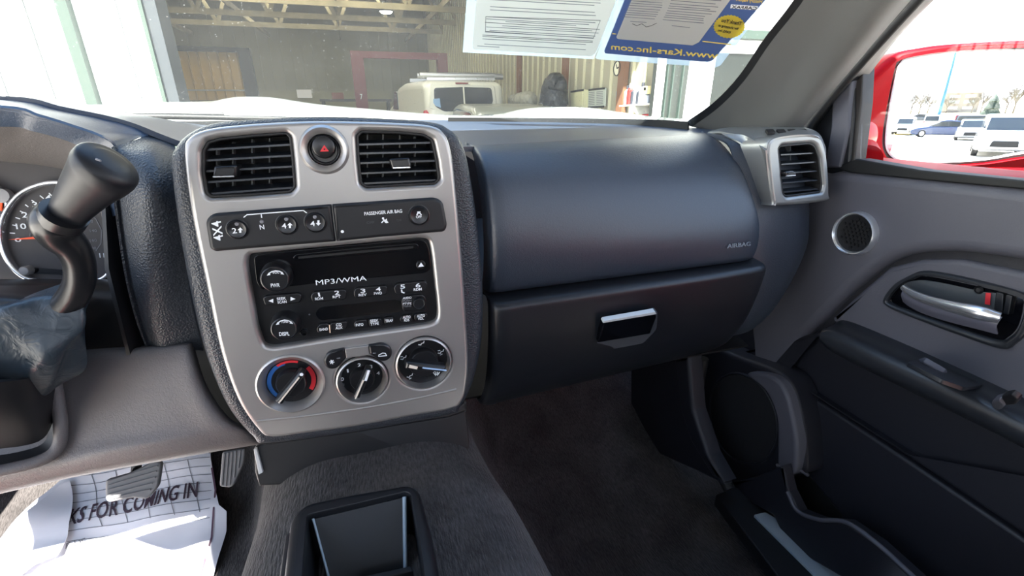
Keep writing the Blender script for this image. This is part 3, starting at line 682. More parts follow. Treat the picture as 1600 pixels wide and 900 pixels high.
# centre stack housing and silver bezel
HO = [(262, 262), (270, 228), (298, 203), (340, 190), (420, 184), (500, 181), (600, 184), (675, 190), (702, 200), (726, 226), (742, 300), (754, 400), (758, 470), (755, 540), (742, 600), (722, 640), (700, 654), (560, 680), (418, 699), (392, 688), (352, 640), (318, 560), (295, 470), (276, 370)]
V1 = [(316, 236), (324, 221), (345, 215), (395, 210), (448, 206), (456, 213), (460, 250), (463, 292), (455, 301), (390, 306), (330, 309), (321, 302), (316, 270)]
V2 = [(556, 212), (564, 204), (620, 205), (662, 209), (677, 218), (684, 250), (688, 280), (680, 288), (620, 291), (572, 294), (562, 287), (558, 250)]
BO = [(289, 240), (297, 215), (325, 202), (380, 195), (440, 191), (500, 189), (560, 190), (620, 192), (670, 196), (692, 207), (704, 235), (712, 300), (721, 400), (728, 500), (731, 560), (729, 595), (722, 624), (704, 638), (640, 649), (560, 664), (480, 675), (424, 681), (403, 668), (372, 622), (345, 545), (322, 440), (300, 330)]
hs = ppl('stack_housing', S, HO, -.16, -.006, grainy, db, sm=True, r=.013, seg=8, holes=[[(x, y) for x, y in V1], [(x, y) for x, y in V2]])
bz = thing('center_bezel', S.pt(0, -.2), 'satin silver bezel framing radio, two vents and dials in mid dash', 'bezel')
RAD = [(387, 410, 10), (391, 396, 10), (520, 384, 5), (655, 371, 10), (670, 373, 8), (674, 392, 8), (684, 485, 10), (682, 500, 10), (668, 505, 8), (520, 526, 5), (428, 541, 10), (414, 538, 10), (404, 510, 10)]
HAZ = arc(S, *S.circ(507, 234, 25)[:2], S.circ(507, 234, 25)[2], 0, 350, 35)
def dish(cx, cy, rx):
    a, b, r = S.circ(cx, cy, rx); return arc(S, a, b, r, 0, 352.5, 47)
def crown(a, b): return 0
plate('bezel_plate', S, [S.loop(smooth(BO, 5)), S.loop(rnd(V1, 4)), S.loop(rnd(V2, 4)), HAZ, S.loop(rnd(RAD, 4)), dish(456, 596, 46), dish(566, 590, 40), dish(662, 565, 43)], -.012, .004, silver, bz, r=.0045, seg=6)
# lower chin of the bezel turning away beneath the dials
tube('bezel_chin', [S.pt(*S.hit(x, y), .0035) for x, y in ((402, 655), (470, 648), (560, 636), (640, 622), (712, 606))], .0016, silver, bz, seg=8)
# vents
def vent(label, px, slat_px, tabpx, divs, plane, mrim):
    a0 = plane.hit(*px[0]); t = thing('air_vent', plane.pt(a0[0], a0[1]-.05, 0), label, 'air vent', 'dashboard air vents')
    lp = plane.loop(rnd(px, 4)); inn = offs(lp if area2(lp) > 0 else lp[::-1], .0026)
    plate('vent_frame', plane, [offs(lp if area2(lp) > 0 else lp[::-1], -.0003), inn], -.05, .0012, mat('vent_black', (15, 16, 18), .5), t, r=.001, seg=3)
    plate('vent_duct', plane, [inn], -.055, -.045, pitch, t)
    for p, q in slat_px:
        blade('slat', plane, plane.hit(*p, -.004), plane.hit(*q, -.004), -.024, -.003, .0018, mat('slat_black', (40, 46, 54), .3, spec=.8), t, tilt=.0035)
    for x, y0, y1 in divs:
        blade('guide_vane', plane, plane.hit(x, y0, -.034), plane.hit(x, y1, -.034), -.042, -.030, .0012, mat('vane_grey', (120, 124, 128), .4), t)
    ppl('adjuster_tab', plane, tabpx, -.012, .008, knobm, t, rr=3, r=.0025, label='smooth thumb tab')
    x0, y0 = tabpx[-1]; x1, y1 = tabpx[-2]
    p, q = plane.hit(x0+1, y0, .008), plane.hit(x1-1, y1, .008)
    blade('tab_edge', plane, (p[0], p[1]+.001), (q[0], q[1]+.001), .004, .0086, .0012, chrome, t)
    return t
vent('wide air vent left of the hazard button', V1, [((324, 234), (455, 226)), ((320, 251), (457, 243)), ((318, 268), (458, 260)), ((320, 285), (459, 276)), ((326, 303), (460, 293))],
     [(334, 260), (371, 258), (370, 273), (368, 277), (331, 278)][0:1]+[(371, 258), (370, 272), (367, 277), (332, 278)], [(340, 225, 300), (365, 222, 300), (395, 218, 300), (422, 216, 298)], S, silver)
vent('wide air vent right of the hazard button', V2, [((560, 226), (672, 223)), ((561, 240), (679, 237)), ((563, 255), (682, 251)), ((564, 271), (684, 266)), ((566, 287), (685, 281))],
     [(608, 248), (640, 246), (643, 258), (642, 263), (613, 264)], [(574, 208, 290), (598, 208, 290), (624, 208, 290), (648, 212, 290)], S, silver)
# hazard switch
a, b, r = S.circ(507, 234, 25)
hz = thing('hazard_switch', S.pt(a, b, 0), 'round black hazard button with red triangle between the vents', 'hazard switch')
lathe('button_collar', S, a, b, [(r*1.0, -.010), (r*.99, .002), (r*.94, .0045), (r*.86, .004), (r*.80, -.001), (0, -.001)], knobm, hz)
lathe('button_cap', S, a, b+r*.18, [(r*.74, -.001), (r*.73, .006), (r*.68, .0085), (r*.60, .0092), (0, .0086)], knobm, hz)
tri = [S.hit(500, 237, .0092), S.hit(514, 236.5, .0092), S.hit(506.5, 226.5, .0092)]
plate('triangle_mark', S, [tri, [(tri[0][0]*.2+tri[1][0]*.2+tri[2][0]*.6, 0)]] [:1], .0088, .0096, redm, hz)
dot('triangle_center', S, (tri[0][0]+tri[1][0]+tri[2][0])/3, (tri[0][1]+tri[1][1]+tri[2][1])/3, r*.05, .0096, pitch, hz)
rg = lathe('bezel_boss', S, a, b, [(r*1.03, .0035), (r*1.10, .0042), (r*1.25, .0062), (r*1.40, .0070), (r*1.52, .0055), (r*1.6, .0035)], silver, bz, label='raised silver ring around the hazard button')
# right end vent with its wrapped silver housing
EV = [(1214, 232), (1218, 227), (1265, 223), (1273, 228), (1279, 245), (1284, 290), (1281, 301), (1226, 308), (1221, 302)]
evh = thing('end_vent_bezel', E.pt(0, -.05), 'silver wrapped bezel around the small vent at the dash end', 'bezel')
EO = [(1196, 232), (1203, 217), (1225, 211), (1268, 209), (1282, 218), (1290, 250), (1293, 300), (1287, 314), (1212, 321), (1205, 314), (1199, 270)]
plate('bezel_face', E, [E.loop(smooth(EO, 5)), E.loop(rnd(EV, 3))], -.05, .004, silver2, evh, r=.005, seg=5)
def back(px, py, Y): return onY(px, py, Y)
loft('bezel_top', [[onY(1197, 240, .550), onY(1204, 220, .551), onY(1228, 212.5, .551), onY(1266, 210.5, .551), onY(1284, 220, .552), onY(1291, 245, .555)],
                   [onY(1176, 218, .60), onY(1195, 207, .60), onY(1225, 201.5, .60), onY(1258, 200.5, .60), onY(1278, 207, .60), onY(1288, 225, .60)],
                   [onY(1130, 206, .66), onY(1165, 200, .66), onY(1200, 197, .66), onY(1235, 196.5, .66), onY(1256, 200, .66), onY(1264, 206, .66)],
                   [onY(1106, 206, .69), onY(1130, 200, .70), onY(1170, 197, .71), onY(1200, 196, .71), onY(1230, 197, .71), onY(1240, 200, .71)]], silver2, evh, nu=5, nv=5, thick=.003)
loft('bezel_flank', [[onY(1196, 235, .549), onY(1199, 270, .549), onY(1203, 300, .546), onY(1207, 318, .545)], [onY(1165, 212, .605), onY(1182, 247, .578), onY(1195, 290, .562), onY(1203, 316, .552)], [onY(1128, 209, .640), onY(1166, 230, .594), onY(1188, 275, .572), onY(1200, 314, .560)]], silver2, evh, thick=.002)
for i in range(4):
    x = 1200+i*17; ppl('demister_slot', Pl(onY(1225, 203, .60), (1, 0, 0), (0, 1, .18)), [(x, 207), (x+12, 206.5), (x+8, 201.5), (x-4, 202)], .0, .0035, pitch, evh, rr=1)
vent('small air vent at the right end of the dash', EV, [((1219, 242), (1275, 239)), ((1220, 257), (1277, 253)), ((1221, 271), (1279, 267)), ((1222, 286), (1281, 281)), ((1224, 300), (1282, 295))],
     [(1226, 268), (1240, 266), (1245, 270), (1244, 275), (1228, 276)], [(1232, 228, 300), (1252, 226, 300), (1270, 226, 300)], E, silver2)
# switch strip
SW = [(321, 345), (330, 335), (420, 327), (520, 320), (600, 314), (678, 309), (691, 315), (699, 352), (694, 362), (600, 370), (500, 379), (336, 393), (328, 388)]
ss = thing('switch_strip', S.pt(0, -.02), 'black 4X4 switch strip with passenger air bag display above radio', 'switch panel')
SL = [(321, 345, 6), (331, 334, 8), (420, 327, 0), (517.5, 319.5, 1), (524.5, 377.5, 1), (430, 385, 0), (336, 393, 8), (328, 388, 6)]
SR = [(519, 319.4, 1), (600, 314, 0), (680, 308.5, 8), (692, 315, 6), (699, 352, 6), (695, 362, 6), (600, 370, 0), (526, 377.3, 1)]
for nm, pp in (('switch_plate', SL), ('display_plate', SR)):
    lp = S.loop([(p[0], p[1]) for p in pp], .008); lp = [(q[0], q[1], p[2]*.0007+.0003) for q, p in zip(lp, pp)]
    plate(nm, S, [rnd(lp, .001)], -.004, .010, darkpl, ss, r=.0035, seg=5)
hS = .0102
def button(cx, cy, rx, lab):
    a, b, r = S.circ(cx, cy, rx, hS)
    o = lathe('push_button', S, a, b, [(r*1.12, .0098), (r*1.12, .0104), (r*1.04, .0106), (r, .0088), (r*.98, .0118), (r*.88, .0132), (r*.7, .0126), (0, .0120)], knobm, ss, seg=40, label=lab)
    return a, b, r
def up_arrow(cx, cy, s, dn=1):
    lp = S.loop([(cx, cy-s*dn), (cx+s, cy), (cx+s*.4, cy), (cx+s*.4, cy+s*dn), (cx-s*.4, cy+s*dn), (cx-s*.4, cy), (cx-s, cy)], .0128)
    plate('arrow_mark', S, [lp], .0126, .0131, ink, ss)
for cx, cy, g, dn in ((371, 358, '2', 1), (448.5, 350.5, '4', 1), (493, 347, '4', -1)):
    a, b, r = button(cx, cy, 16.5, None)
    text(g, S, (cx-7.5, cy+6.5), (cx-.5, cy+6), 8, ink, ss, h=.0126, bold=.05)
    up_arrow(cx+4.5, cy+1.5, 4.2, dn)
    a2, b2 = S.hit(cx-1, cy-8, .0126); lathe('indicator_lamp', S, a2, b2, [(0, .0130), (.0012, .0132), (.0019, .0126)], inkdim, ss, seg=16)
a2, b2 = S.hit(409, 346.5, hS); lathe('indicator_lamp', S, a2, b2, [(0, .0108), (.0012, .0110), (.0019, .0100)], inkdim, ss, seg=16)
text('N', S, (406.5, 358.5), (413.5, 358), 7, ink, ss, h=hS, bold=.08)
text('4X4', S, (349, 374.5), (344.5, 344), 13, ink, ss, h=hS, bold=.05, up=(-10, 2.5))
strips('shift_line', S, [[S.hit(x, y, hS) for x, y in ((381, 339.5), (386, 335.5), (430, 332), (474, 328.8), (479, 332.5))], [S.hit(408, 334, hS), S.hit(409, 340, hS)]], .0009, hS, ink, ss)
text('PASSENGER AIR BAG', S, (569.5, 336.5), (628.5, 332), 5.2, ink, ss, h=hS, bold=.02)
text('OFF', S, (573, 350), (585, 349), 3.5, mat('unlit_print', (58, 58, 62), .5), ss, h=hS)
text('ON', S, (620, 346), (627, 345.5), 3.5, MATS['unlit_print'], ss, h=hS)
# seated figure symbol with crossed bag
sy = [(597, 341.5), (600, 344), (603, 347), (606, 347.5)]
strips('air_bag_mark', S, [[S.hit(596.5, 347.8, hS), S.hit(599.5, 344.5, hS), S.hit(603.5, 348, hS)], [S.hit(598, 341.8, hS), S.hit(606, 347.6, hS)], [S.hit(604, 342.5, hS), S.hit(601, 346, hS)]], .0011, hS, ink, ss)
text('2', S, (602.5, 348), (606, 347.7), 3.6, ink, ss, h=hS+.0003, bold=.05); a2, b2 = S.hit(598.5, 341, hS); dot('head_mark', S, a2, b2, .0011, hS, ink, ss)
dot('light_chip', S, *S.hit(535, 361.8, hS), .0015, hS, ink, ss)
a, b, r = button(654.5, 336, 15, None)
text('OFF', S, (650, 341), (659, 340.5), 4.2, ink, ss, h=.0126, bold=.04)
strips('skid_mark', S, [[S.hit(651.5, 335.5, .0126), S.hit(653, 333, .0126), S.hit(656, 333, .0126), S.hit(658, 335.5, .0126)], [S.hit(652.5, 331.5, .0126), S.hit(656.5, 331, .0126)]], .0012, .0126, ink, ss)
# ---------------------------------------------------------------- car radio
ra = thing('car_radio', S.pt(0, -.05, -.02), 'black car radio with two knobs and CD slot in silver bezel', 'radio')
RB = [(p[0], p[1]) for p in RAD]
plate('radio_chassis', S, [S.loop(rnd(RB, 6), -.004)], -.02, -.004, keys, ra, r=.001)
ppl('display_window', S, [(396, 402), (404, 397), (520, 385), (655, 373.5), (666, 377), (671, 392), (674, 420), (664, 427), (560, 436), (440, 449), (408, 453), (400, 440)], -.006, -.0022, gloss, ra, rr=5, r=.0008, label='blue-black glossy display window')
ppl('slot_lip', S, [(458, 401), (463, 397), (560, 387), (650, 380), (655, 384), (652, 391), (560, 399), (464, 407), (458, 405)], -.003, -.0012, gloss, ra, rr=3, r=.0008)
ppl('disc_slot', S, [(466, 401), (560, 392), (646, 384.5), (646, 388), (560, 395.5), (466, 404.5)], -.003, -.0008, pitch, ra, rr=1)
hR = -.0018
text('MP3/WMA', S, (494, 445.5), (573, 438), 7.5, ink, ra, h=hR, bold=0)
def radio_knob(cx, cy, rx, word, top):
    a, b, r = S.circ(cx, cy, rx, .01)
    k_ = lathe('radio_knob', S, a, b, [(r*1.16, -.006), (r*1.12, .006), (r*1.02, .0125), (r*.97, .0145), (r*.90, .0150), (r*.86, .0138), (0, .0138)], knobm, ra, label='knurled %s knob' % word)
    h = .0139; ca, cb = a, b
    def Q(dx, dy): 
        return S.hit(cx+dx, cy+dy, h)
    w = 8 if word == 'PWR' else 9
    a0, b0 = Q(-w, 16 if rx > 22 else 15)
    text(word, S, (cx-w+1, cy+14.5*rx/24), (cx+w-1, cy+13.5*rx/24), 5.6, ink, k_, h=h, bold=.03)
    ar = [S.hit(cx+dx, cy+dy, h) for dx, dy in ((-11, -7), (-6, -10.5), (0, -12), (6, -11.2), (11, -8.5))]
    strips('turn_mark', S, [ar], .0010, h, ink, k_)
    for dx, dy, s in ((-11, -7, -1), (11, -8.5, 1)):
        plate('turn_arrow', S, [[S.hit(cx+dx+s*2.5, cy+dy+2.5, h), S.hit(cx+dx-s*3, cy+dy+1.5, h), S.hit(cx+dx-s*1, cy+dy-2.5, h)]], h, h+.0005, ink, k_)
    if top: text(top, S, (cx-5, cy-7.2), (cx+6, cy-8), 3.4, ink, k_, h=h)
    return k_
radio_knob(430.5, 435, 23, 'PWR', 'VOL'); radio_knob(444.5, 512, 21, 'DISPL', 'TUNE')
def key(px, lab=None, h1=.0012):
    return ppl('radio_key', S, px, -.005, h1, keys, ra, rr=5, r=.0012, label=lab)
def tri2(cx, cy, s, h=.0014):
    plate('arrow_mark', S, [S.loop([(cx+s*4, cy), (cx-s*3.5, cy-3), (cx-s*3.5, cy+3)], h)], h-.0002, h+.0004, ink, ra)
hK = .0013
key([(410, 466), (416, 462), (466, 458), (472, 462), (470, 473), (414, 478)]); tri2(423.5, 470, -1); tri2(457.5, 467, 1)
text('SEEK', S, (433, 469), (447, 467.7), 4, ink, ra, h=hK, bold=.03); text('SCAN', S, (434, 474.3), (448, 473), 4, ink, ra, h=hK, bold=.03)
key([(485, 462), (490, 456), (538, 452), (542, 456), (541, 468), (488, 473)])
key([(552, 456), (556, 450), (602, 446), (606, 450), (605, 461), (554, 466)])
key([(615, 449), (620, 443), (664, 439), (668, 443), (667, 454), (618, 460)])
for d_, s_, x, y in (('1', 'RDM', 499, 463.5), ('2', 'RPT', 526.5, 460.5), ('3', 'REV', 567, 457.5), ('4', 'FWD', 591, 455), ('5', '(', 629, 451), ('6', 'RDM', 653, 449)):
    text(d_, S, (x-(1 if d_ == '1' else 3.5), y), (x+(1.6 if d_ == '1' else 4), y-.5), 6.2, ink, ra, h=hK, bold=.04)
    if d_ != '5': text(s_, S, (x-6.5, y+5.5), (x+6, y+4.4), 3.9, ink, ra, h=hK, bold=.03)
strips('phone_mark', S, [[S.hit(627.5, 453, hK), S.hit(628, 456.5, hK), S.hit(631.5, 457.5, hK)]], .0014, hK, ink, ra)
ppl('lower_recess', S, [(492, 490), (500, 480), (560, 474), (620, 468), (632, 478), (626, 487), (560, 494), (500, 501)], -.005, -.0032, gloss, ra, rr=6)
# small audio dial
a, b, r = S.circ(655, 474.5, 8.5, .004)
ppl('audio_plate', S, [(627, 470), (633, 463), (660, 460), (666, 466), (666, 484), (630, 487)], -.005, .0008, keys, ra, rr=4, r=.001)
lathe('audio_dial', S, a, b, [(r*1.2, 0), (r*1.1, .004), (r*.95, .005), (r*.85, .0042), (0, .0042)], knobm, ra, seg=28)
for s_, y in (('AUDIO', 467.5), ('PUSH', 471.5), ('PTYPE', 476.5), ('TUNE', 480)):
    text(s_, S, (629.5, y), (643, y-1.1), 3.2 if s_ in ('AUDIO', 'PTYPE') else 2.4, ink if s_ in ('AUDIO', 'PTYPE') else inkdim, ra, h=.001, bold=.01)
a, b, r = S.circ(658, 414.5, 7, .001); ek = lathe('eject_key', S, a, b, [(r*1.1, -.003), (r, -.0008), (r*.85, -.0002), (r*.75, -.0012), (0, -.0012)], keys, ra, seg=28)
plate('eject_mark', S, [S.loop([(653.5, 417.5), (662.5, 416.5), (658, 410.5)], 0)], -.0010, -.0004, ink, ek)
for px, words in (([(494, 512), (500, 506), (513.5, 505), (515, 518), (496, 521)], (('BAND', 499.5, 517, 13),)), ([(515, 505), (541, 502), (543, 506), (542, 515), (517, 518)], (('CD', 525, 509.6, 9), ('AUX', 524.5, 514.6, 11))),
                  ([(552, 507), (556, 501), (573, 499), (574.5, 511), (555, 513)], (('INFO', 556, 509.8, 12),)), ([(575.5, 499), (596, 497), (598, 509), (577, 511)], (('SEEK', 578.5, 503.5, 13), ('TYPE', 579, 508.6, 13))), ([(599.5, 496.5), (613, 495), (616, 499), (615, 506), (601, 508)], (('TRAF', 602, 503.6, 12),)),
                  ([(624, 499), (629, 493), (643, 491.5), (645, 503), (627, 504)], (('AUTO', 629.5, 498, 12), ('RDS', 631.5, 502.4, 8))), ([(646.5, 491), (666, 489), (669, 493), (668, 500), (648, 502)], (('AUTO', 651.5, 495.8, 12.5), ('VOL', 653, 500, 9)))):
    key(px)
    for w_, x, y, l in words: text(w_, S, (x, y), (x+l, y-.1*l), 4.0, ink, ra, h=hK, bold=.03)
tube('key_divider', [S.pt(*S.hit(514.8, 507), .0015), S.pt(*S.hit(516, 519), .0015)], .0006, mat('pale_divider', (230, 200, 170), .4), ra, seg=6, n=1)
a, b = S.hit(475, 520); lathe('aux_jack', S, a, b, [(.004, -.004), (.0042, -.001), (.0034, .0002), (.0026, -.001), (.002, -.006), (0, -.006)], knobm, ra, seg=24)
a, b = S.hit(483, 493.3); dot('sensor_dot', S, a, b, .0008, -.004, inkdim, ra)

# ---------------------------------------------------------------- climate dials
def dial(cx, cy, rx, rim, label, ang, body=.62):
    a, b, r = S.circ(cx, cy, rx, 0)
    t = thing('climate_dial', S.pt(a, b, -.004), label, 'dial', 'climate dials below the radio')
    ro = S.circ(cx, cy, rim)[2]
    lathe('dial_dish', S, a, b, [(r*1.0, -.006), (r*1.03, -.001), ((r+ro)/2, .0035), (ro*.95, .0072), (ro, .0062), (ro*1.02, .003)], silver, t, label='silver dished surround')
    lathe('dial_face', S, a, b, [(r*1.02, -.007), (r*1.0, -.0035), (0, -.0035)], knobm, t)
    kb = lathe('dial_knob', S, a, b, [(r*body, -.0035), (r*body*.97, .004), (r*body*.88, .006), (0, .006)], knobm, t)
    u = (cos(radians(ang)), sin(radians(ang))); w = (-u[1], u[0])
    def L(s, q): return (a+u[0]*s*r+w[0]*q*r, b+u[1]*s*r+w[1]*q*r)
    plate('grip_bar', S, [rnd([L(-.80, -.17)+(.1*r,), L(.86, -.15)+(.1*r,), L(.86, .15)+(.1*r,), L(-.80, .17)+(.1*r,)], .1*r)], .004, .017, knobm, t, r=.0045, seg=5)
    return t, a, b, r, L
t, a, b, r, L = dial(455.5, 597, 40, 54, 'temperature dial with blue and red arcs, leftmost below radio', 47)
def ring(name, a, b, r0, r1, d0, d1, m, par, h=-.0034, taper=False):
    A1 = arc(S, a, b, r1, d0, d1, 30); A0 = arc(S, a, b, r0, d0, d1, 30)
    if taper: A0 = [((x*(1-i/30)+A1[i][0]*(i/30)), (y*(1-i/30)+A1[i][1]*(i/30))) for i, (x, y) in enumerate(A0)]
    return plate(name, S, [dedupe(A0+A1[::-1])], h, h+.0006, m, par)
ring('cold_arc', a, b, r*.80, r*.96, 228, 100, bluem, t, taper=False); ring('warm_arc', a, b, r*.86, r*.96, 120, 66, redm, t, h=-.0030); ring('hot_arc', a, b, r*.78, r*.96, 36, -38, redm, t)
strips('pointer_line', S, [[L(-.72, .0), L(.62, .0)]], .0016, .0168, mat('pointer_pale', (225, 215, 200), .35), t); dot('pointer_tip', S, *L(.80, 0), .0018, .0168, ink, t)
t, a, b, r, L = dial(566, 591, 32, 40, 'fan speed dial numbered 1 to 4, middle one below the radio', 62)
for s_, x, y in (('1', 542.5, 582), ('2', 559, 573), ('3', 577, 575.5), ('4', 588.5, 585.5), ('0', 532.5, 595)):
    text(s_, S, (x, y), (x+(5 if s_ != '1' else 2.5), y-.4), 5.2, ink, t, h=-.0034, bold=.02)
strips('defog_mark', S, [[S.hit(533+d, 599, -.0034), S.hit(533+d, 604, -.0034)] for d in (0, 2.2, 4.4)], .0006, -.0034, inkdim, t)
strips('pointer_line', S, [[L(-.78, .05), L(.25, .05)]], .0016, .0168, MATS['pointer_pale'], t); strips('pointer_tip', S, [[L(.30, -.05), L(.80, -.0)]], .0028, .0168, ink, t)
t, a, b, r, L = dial(661.5, 565.5, 38, 43, 'airflow direction dial with white symbols, right one below radio', -17)
strips('pointer_line', S, [[L(-.1, .0), L(.86, -.0)]], .0018, .0168, mat('pointer_blue', (160, 190, 225), .35), t)
strips('pointer_tip', S, [[L(-.62, 0), L(-.35, -.03)]], .0035, .0168, MATS['pointer_pale'], t)
for cx, cy, v in ((658.5, 537, 0), (689, 550, 1), (630.5, 559.5, 2), (640.5, 587.5, 3), (682, 583, 4)):
    h = -.0034
    if v < 4:
        ls = [[S.hit(cx-4.5, cy+1.5, h), S.hit(cx-1, cy+2, h), S.hit(cx, cy-.5, h), S.hit(cx+3.5, cy-1.5, h), S.hit(cx+4, cy-4, h)]]
        if v in (1, 2): ls.append([S.hit(cx-4.5, cy-2, h), S.hit(cx-1.5, cy-2.5, h)])
        if v in (1, 3): ls.append([S.hit(cx-1, cy+4.5, h), S.hit(cx+2, cy+3, h)])
    else: ls = [[S.hit(cx-5, cy-1, h), S.hit(cx, cy-4, h), S.hit(cx+5, cy-2.5, h), S.hit(cx+3, cy+1.5, h), S.hit(cx-2.5, cy+2, h), S.hit(cx-5, cy-1, h)], [S.hit(cx-1.5, cy+4, h), S.hit(cx-1, cy-1.5, h)], [S.hit(cx+1.5, cy+3.6, h), S.hit(cx+1.5, cy-2, h)]]
    strips('airflow_mark', S, ls, .0010, h, ink, t)
def cbtn(px, lab): 
    o = ppl('climate_button', S, px, -.004, .0085, knobm, None, rr=8, r=.0025, label=lab); o['category'] = 'button'; o['group'] = 'climate push buttons'; return o
b1 = cbtn([(504, 565, 12), (512, 550, 9), (538, 545, 1), (541, 560, 2), (527, 577, 7), (512, 578, 9)], 'black snowflake air conditioning button above the fan dial, left side')
b2 = cbtn([(576, 540, 1), (598, 536, 9), (612, 543, 9), (613, 559, 9), (599, 567, 7), (578, 554, 2)], 'black recirculation button above the fan dial, right side')
ppl('button_bridge', S, [(538.5, 545), (575.5, 540), (577.5, 555), (541, 560)], -.002, .0075, silver, bz, rr=1, r=.001)
h = .0087
cx, cy = 518.5, 565.5
strips('snowflake_mark', S, [[S.hit(cx-3.5*cos(t_), cy-3.2*sin(t_), h), S.hit(cx+3.5*cos(t_), cy+3.2*sin(t_), h)] for t_ in (0.1, 1.15, 2.2)], .0009, h, ink, b1)
strips('indicator', S, [[S.hit(526.5, 559.8, h), S.hit(531, 559.3, h)]], .0009, h, inkdim, b1)
strips('car_mark', S, [[S.hit(x, y, h) for x, y in ((591.5, 556.8), (592, 554.5), (595, 553), (598, 551.5), (602, 552), (604, 555.5), (591.5, 556.8))]], .0008, h, ink, b2)
strips('indicator', S, [[S.hit(583, 551.8, h), S.hit(587, 551.5, h)]], .0009, h, inkdim, b2)

# ---------------------------------------------------------------- gauges
ic = thing('instrument_cluster', C.pt(0, -.06), 'round speedometer with orange needle behind the gear lever', 'gauge cluster')
plate('cluster_plate', C, [C.loop([(-260, 240), (230, 240), (250, 480), (-260, 480)])], -.02, -.006, mat('cluster_face', (74, 72, 74), .6), ic)
a, b, rx = C.circ(90, 367, 84); 
gp = [(5, 368), (12, 335), (35, 305), (70, 289), (105, 288), (140, 300), (168, 328), (177, 370), (176, 412), (160, 434), (120, 441), (75, 438), (40, 430), (14, 402)]
G1 = C.loop(smooth(gp, 6)); G1 = G1 if area2(G1) > 0 else G1[::-1]
plate('gauge_ring', C, [offs(G1, -.004), offs(G1, .0015)], -.006, .006, chrome, ic, r=.0022, seg=4, label='chrome speedometer ring')
plate('gauge_face', C, [offs(G1, .0015)], -.012, -.003, mat('gauge_face', (62, 60, 62), .6), ic)
hg = -.0028
for s_, x, y, w_ in (('10', 26, 358, 16), ('20', 35, 340, 20), ('30', 51.5, 324, 20), ('40', 72, 313, 18), ('70', 144, 332, 16), ('110', 156, 402.5, 16)):
    text(s_, C, (x, y), (x+w_, y-.5), 8.5 if s_ != '110' else 7, ink, ic, h=hg, bold=.03)
text('0', C, (24, 378), (34, 377.5), 6, ink, ic, h=hg, bold=.02)
ca, cb = C.hit(94, 370, hg)
tk = []
for px, py, qx, qy in ((16, 364, 23, 364.5), (20, 351.5, 27, 353), (25, 340, 31, 342), (32, 330, 38, 332.5), (40, 320, 44, 323), (50, 313, 54.5, 316), (63, 306, 68, 310), (77, 302, 81, 306)):
    tk.append([C.hit(px, py, hg), C.hit(qx, qy, hg)])
strips('tick_marks', C, tk, .0012, hg, ink, ic)
strips('inner_scale', C, [[C.hit(x, y, hg) for x, y in ((47, 369), (49, 352), (58, 340), (72, 330))], [C.hit(x, y, hg) for x, y in ((135, 332), (150, 342), (159, 360), (158, 380), (150, 392))]], .0008, hg, inkdim, ic)
for s_, x, y in (('80', 53, 357), ('120', 135, 348), ('140', 141, 362.5), ('160', 141, 377.5), ('180', 140, 390)): text(s_, C, (x, y), (x+11, y-.3), 4.2, inkdim, ic, h=hg)
nd = [C.hit(13, 374.5, .002), C.hit(60, 369, .002), C.hit(92, 366, .002), C.hit(92, 372, .002), C.hit(60, 373.5, .002)]
plate('speed_needle', C, [nd], .001, .0025, orange, ic, label='orange needle')
lathe('needle_hub', C, ca, cb, [(.014, -.003), (.0135, .004), (.011, .006), (0, .006)], knobm, ic, seg=32)
ppl('trip_window', C, [(48, 418), (108, 422), (107, 430), (48, 427)], hg-.0002, hg+.0012, gloss, ic, rr=2)
a2, b2 = C.hit(44, 422, 0); lathe('trip_knob', C, a2, b2, [(.006, -.003), (.0056, .007), (.0045, .0085), (0, .009)], mat('grey_knob', (150, 150, 152), .4), ic, seg=24)
a2, b2, r2 = C.circ(-40, 300, 50)
lathe('side_gauge_ring', C, a2, b2-.012, [(r2*.90, -.004), (r2*.94, .004), (r2, .004), (r2*1.03, -.004)], chrome, ic, label='chrome ring of the next gauge'); dot('side_gauge_face', C, a2, b2-.012, r2*.9, -.0035, MATS['gauge_face'], ic, n=40)
plate('side_needle', C, [C.loop([(-12, 300), (3, 316), (2, 330), (-16, 322)], .002)], .0, .002, orange, ic)
a2, b2 = C.hit(6, 306, 0); lathe('side_stop', C, a2, b2, [(.009, -.003), (.0085, .006), (0, .007)], MATS['grey_knob'], ic, seg=24)

# ---------------------------------------------------------------- gear lever on the steering column
gl = thing('gear_lever', onY(50, 520, .50), 'black cranked column gear lever crossing the speedometer', 'gear lever')
tube('lever_grip', [onY(x, y, Y) for x, y, Y in ((103, 338, .480), (121, 314, .472), (140, 291, .464), (157, 273, .457), (165, 263, .453), (171, 256, .451), (175, 251, .450))], [.0128, .0156, .0186, .0214, .0222, .0203, .0115], mat('lever_vinyl', (24, 26, 31), .42, spec=.4), gl, seg=32, flat=(V((0, 1, 0)), .8))
ppl('grip_mark', Pl(onY(153, 248, .4285), (1, 0, 0), (0, .25, 1)), [(149, 246.5), (157, 250), (156, 252.5), (148, 249.5)], 0, .002, inkdim, gl, rr=1, r=.0005)
tube('lever_collar', [onY(95, 344, .480), onY(102, 333, .477)], [.0165, .0165], knobm, gl, n=2, seg=28)
tube('lever_shaft', [onY(x, y, Y) for x, y, Y in ((100, 334, .479), (88, 348, .482), (95, 368, .485), (114, 388, .488), (124, 412, .492), (124, 440, .496), (112, 466, .502), (90, 488, .51), (55, 508, .53), (20, 530, .56))], [.0150, .0175, .0150, .0125, .0115, .0115, .0120, .0125, .0135, .0140], knobm, gl, seg=22)
sh = thing('steering_column', onY(-60, 560, .52), 'dark steering column shroud with crumpled lever boot at left edge', 'steering column')
tube('column_shroud', [onY(-150, 560, .46), onY(-120, 575, .55), onY(-90, 590, .64)], [.05, .055, .06], darkpl, sh, seg=36)
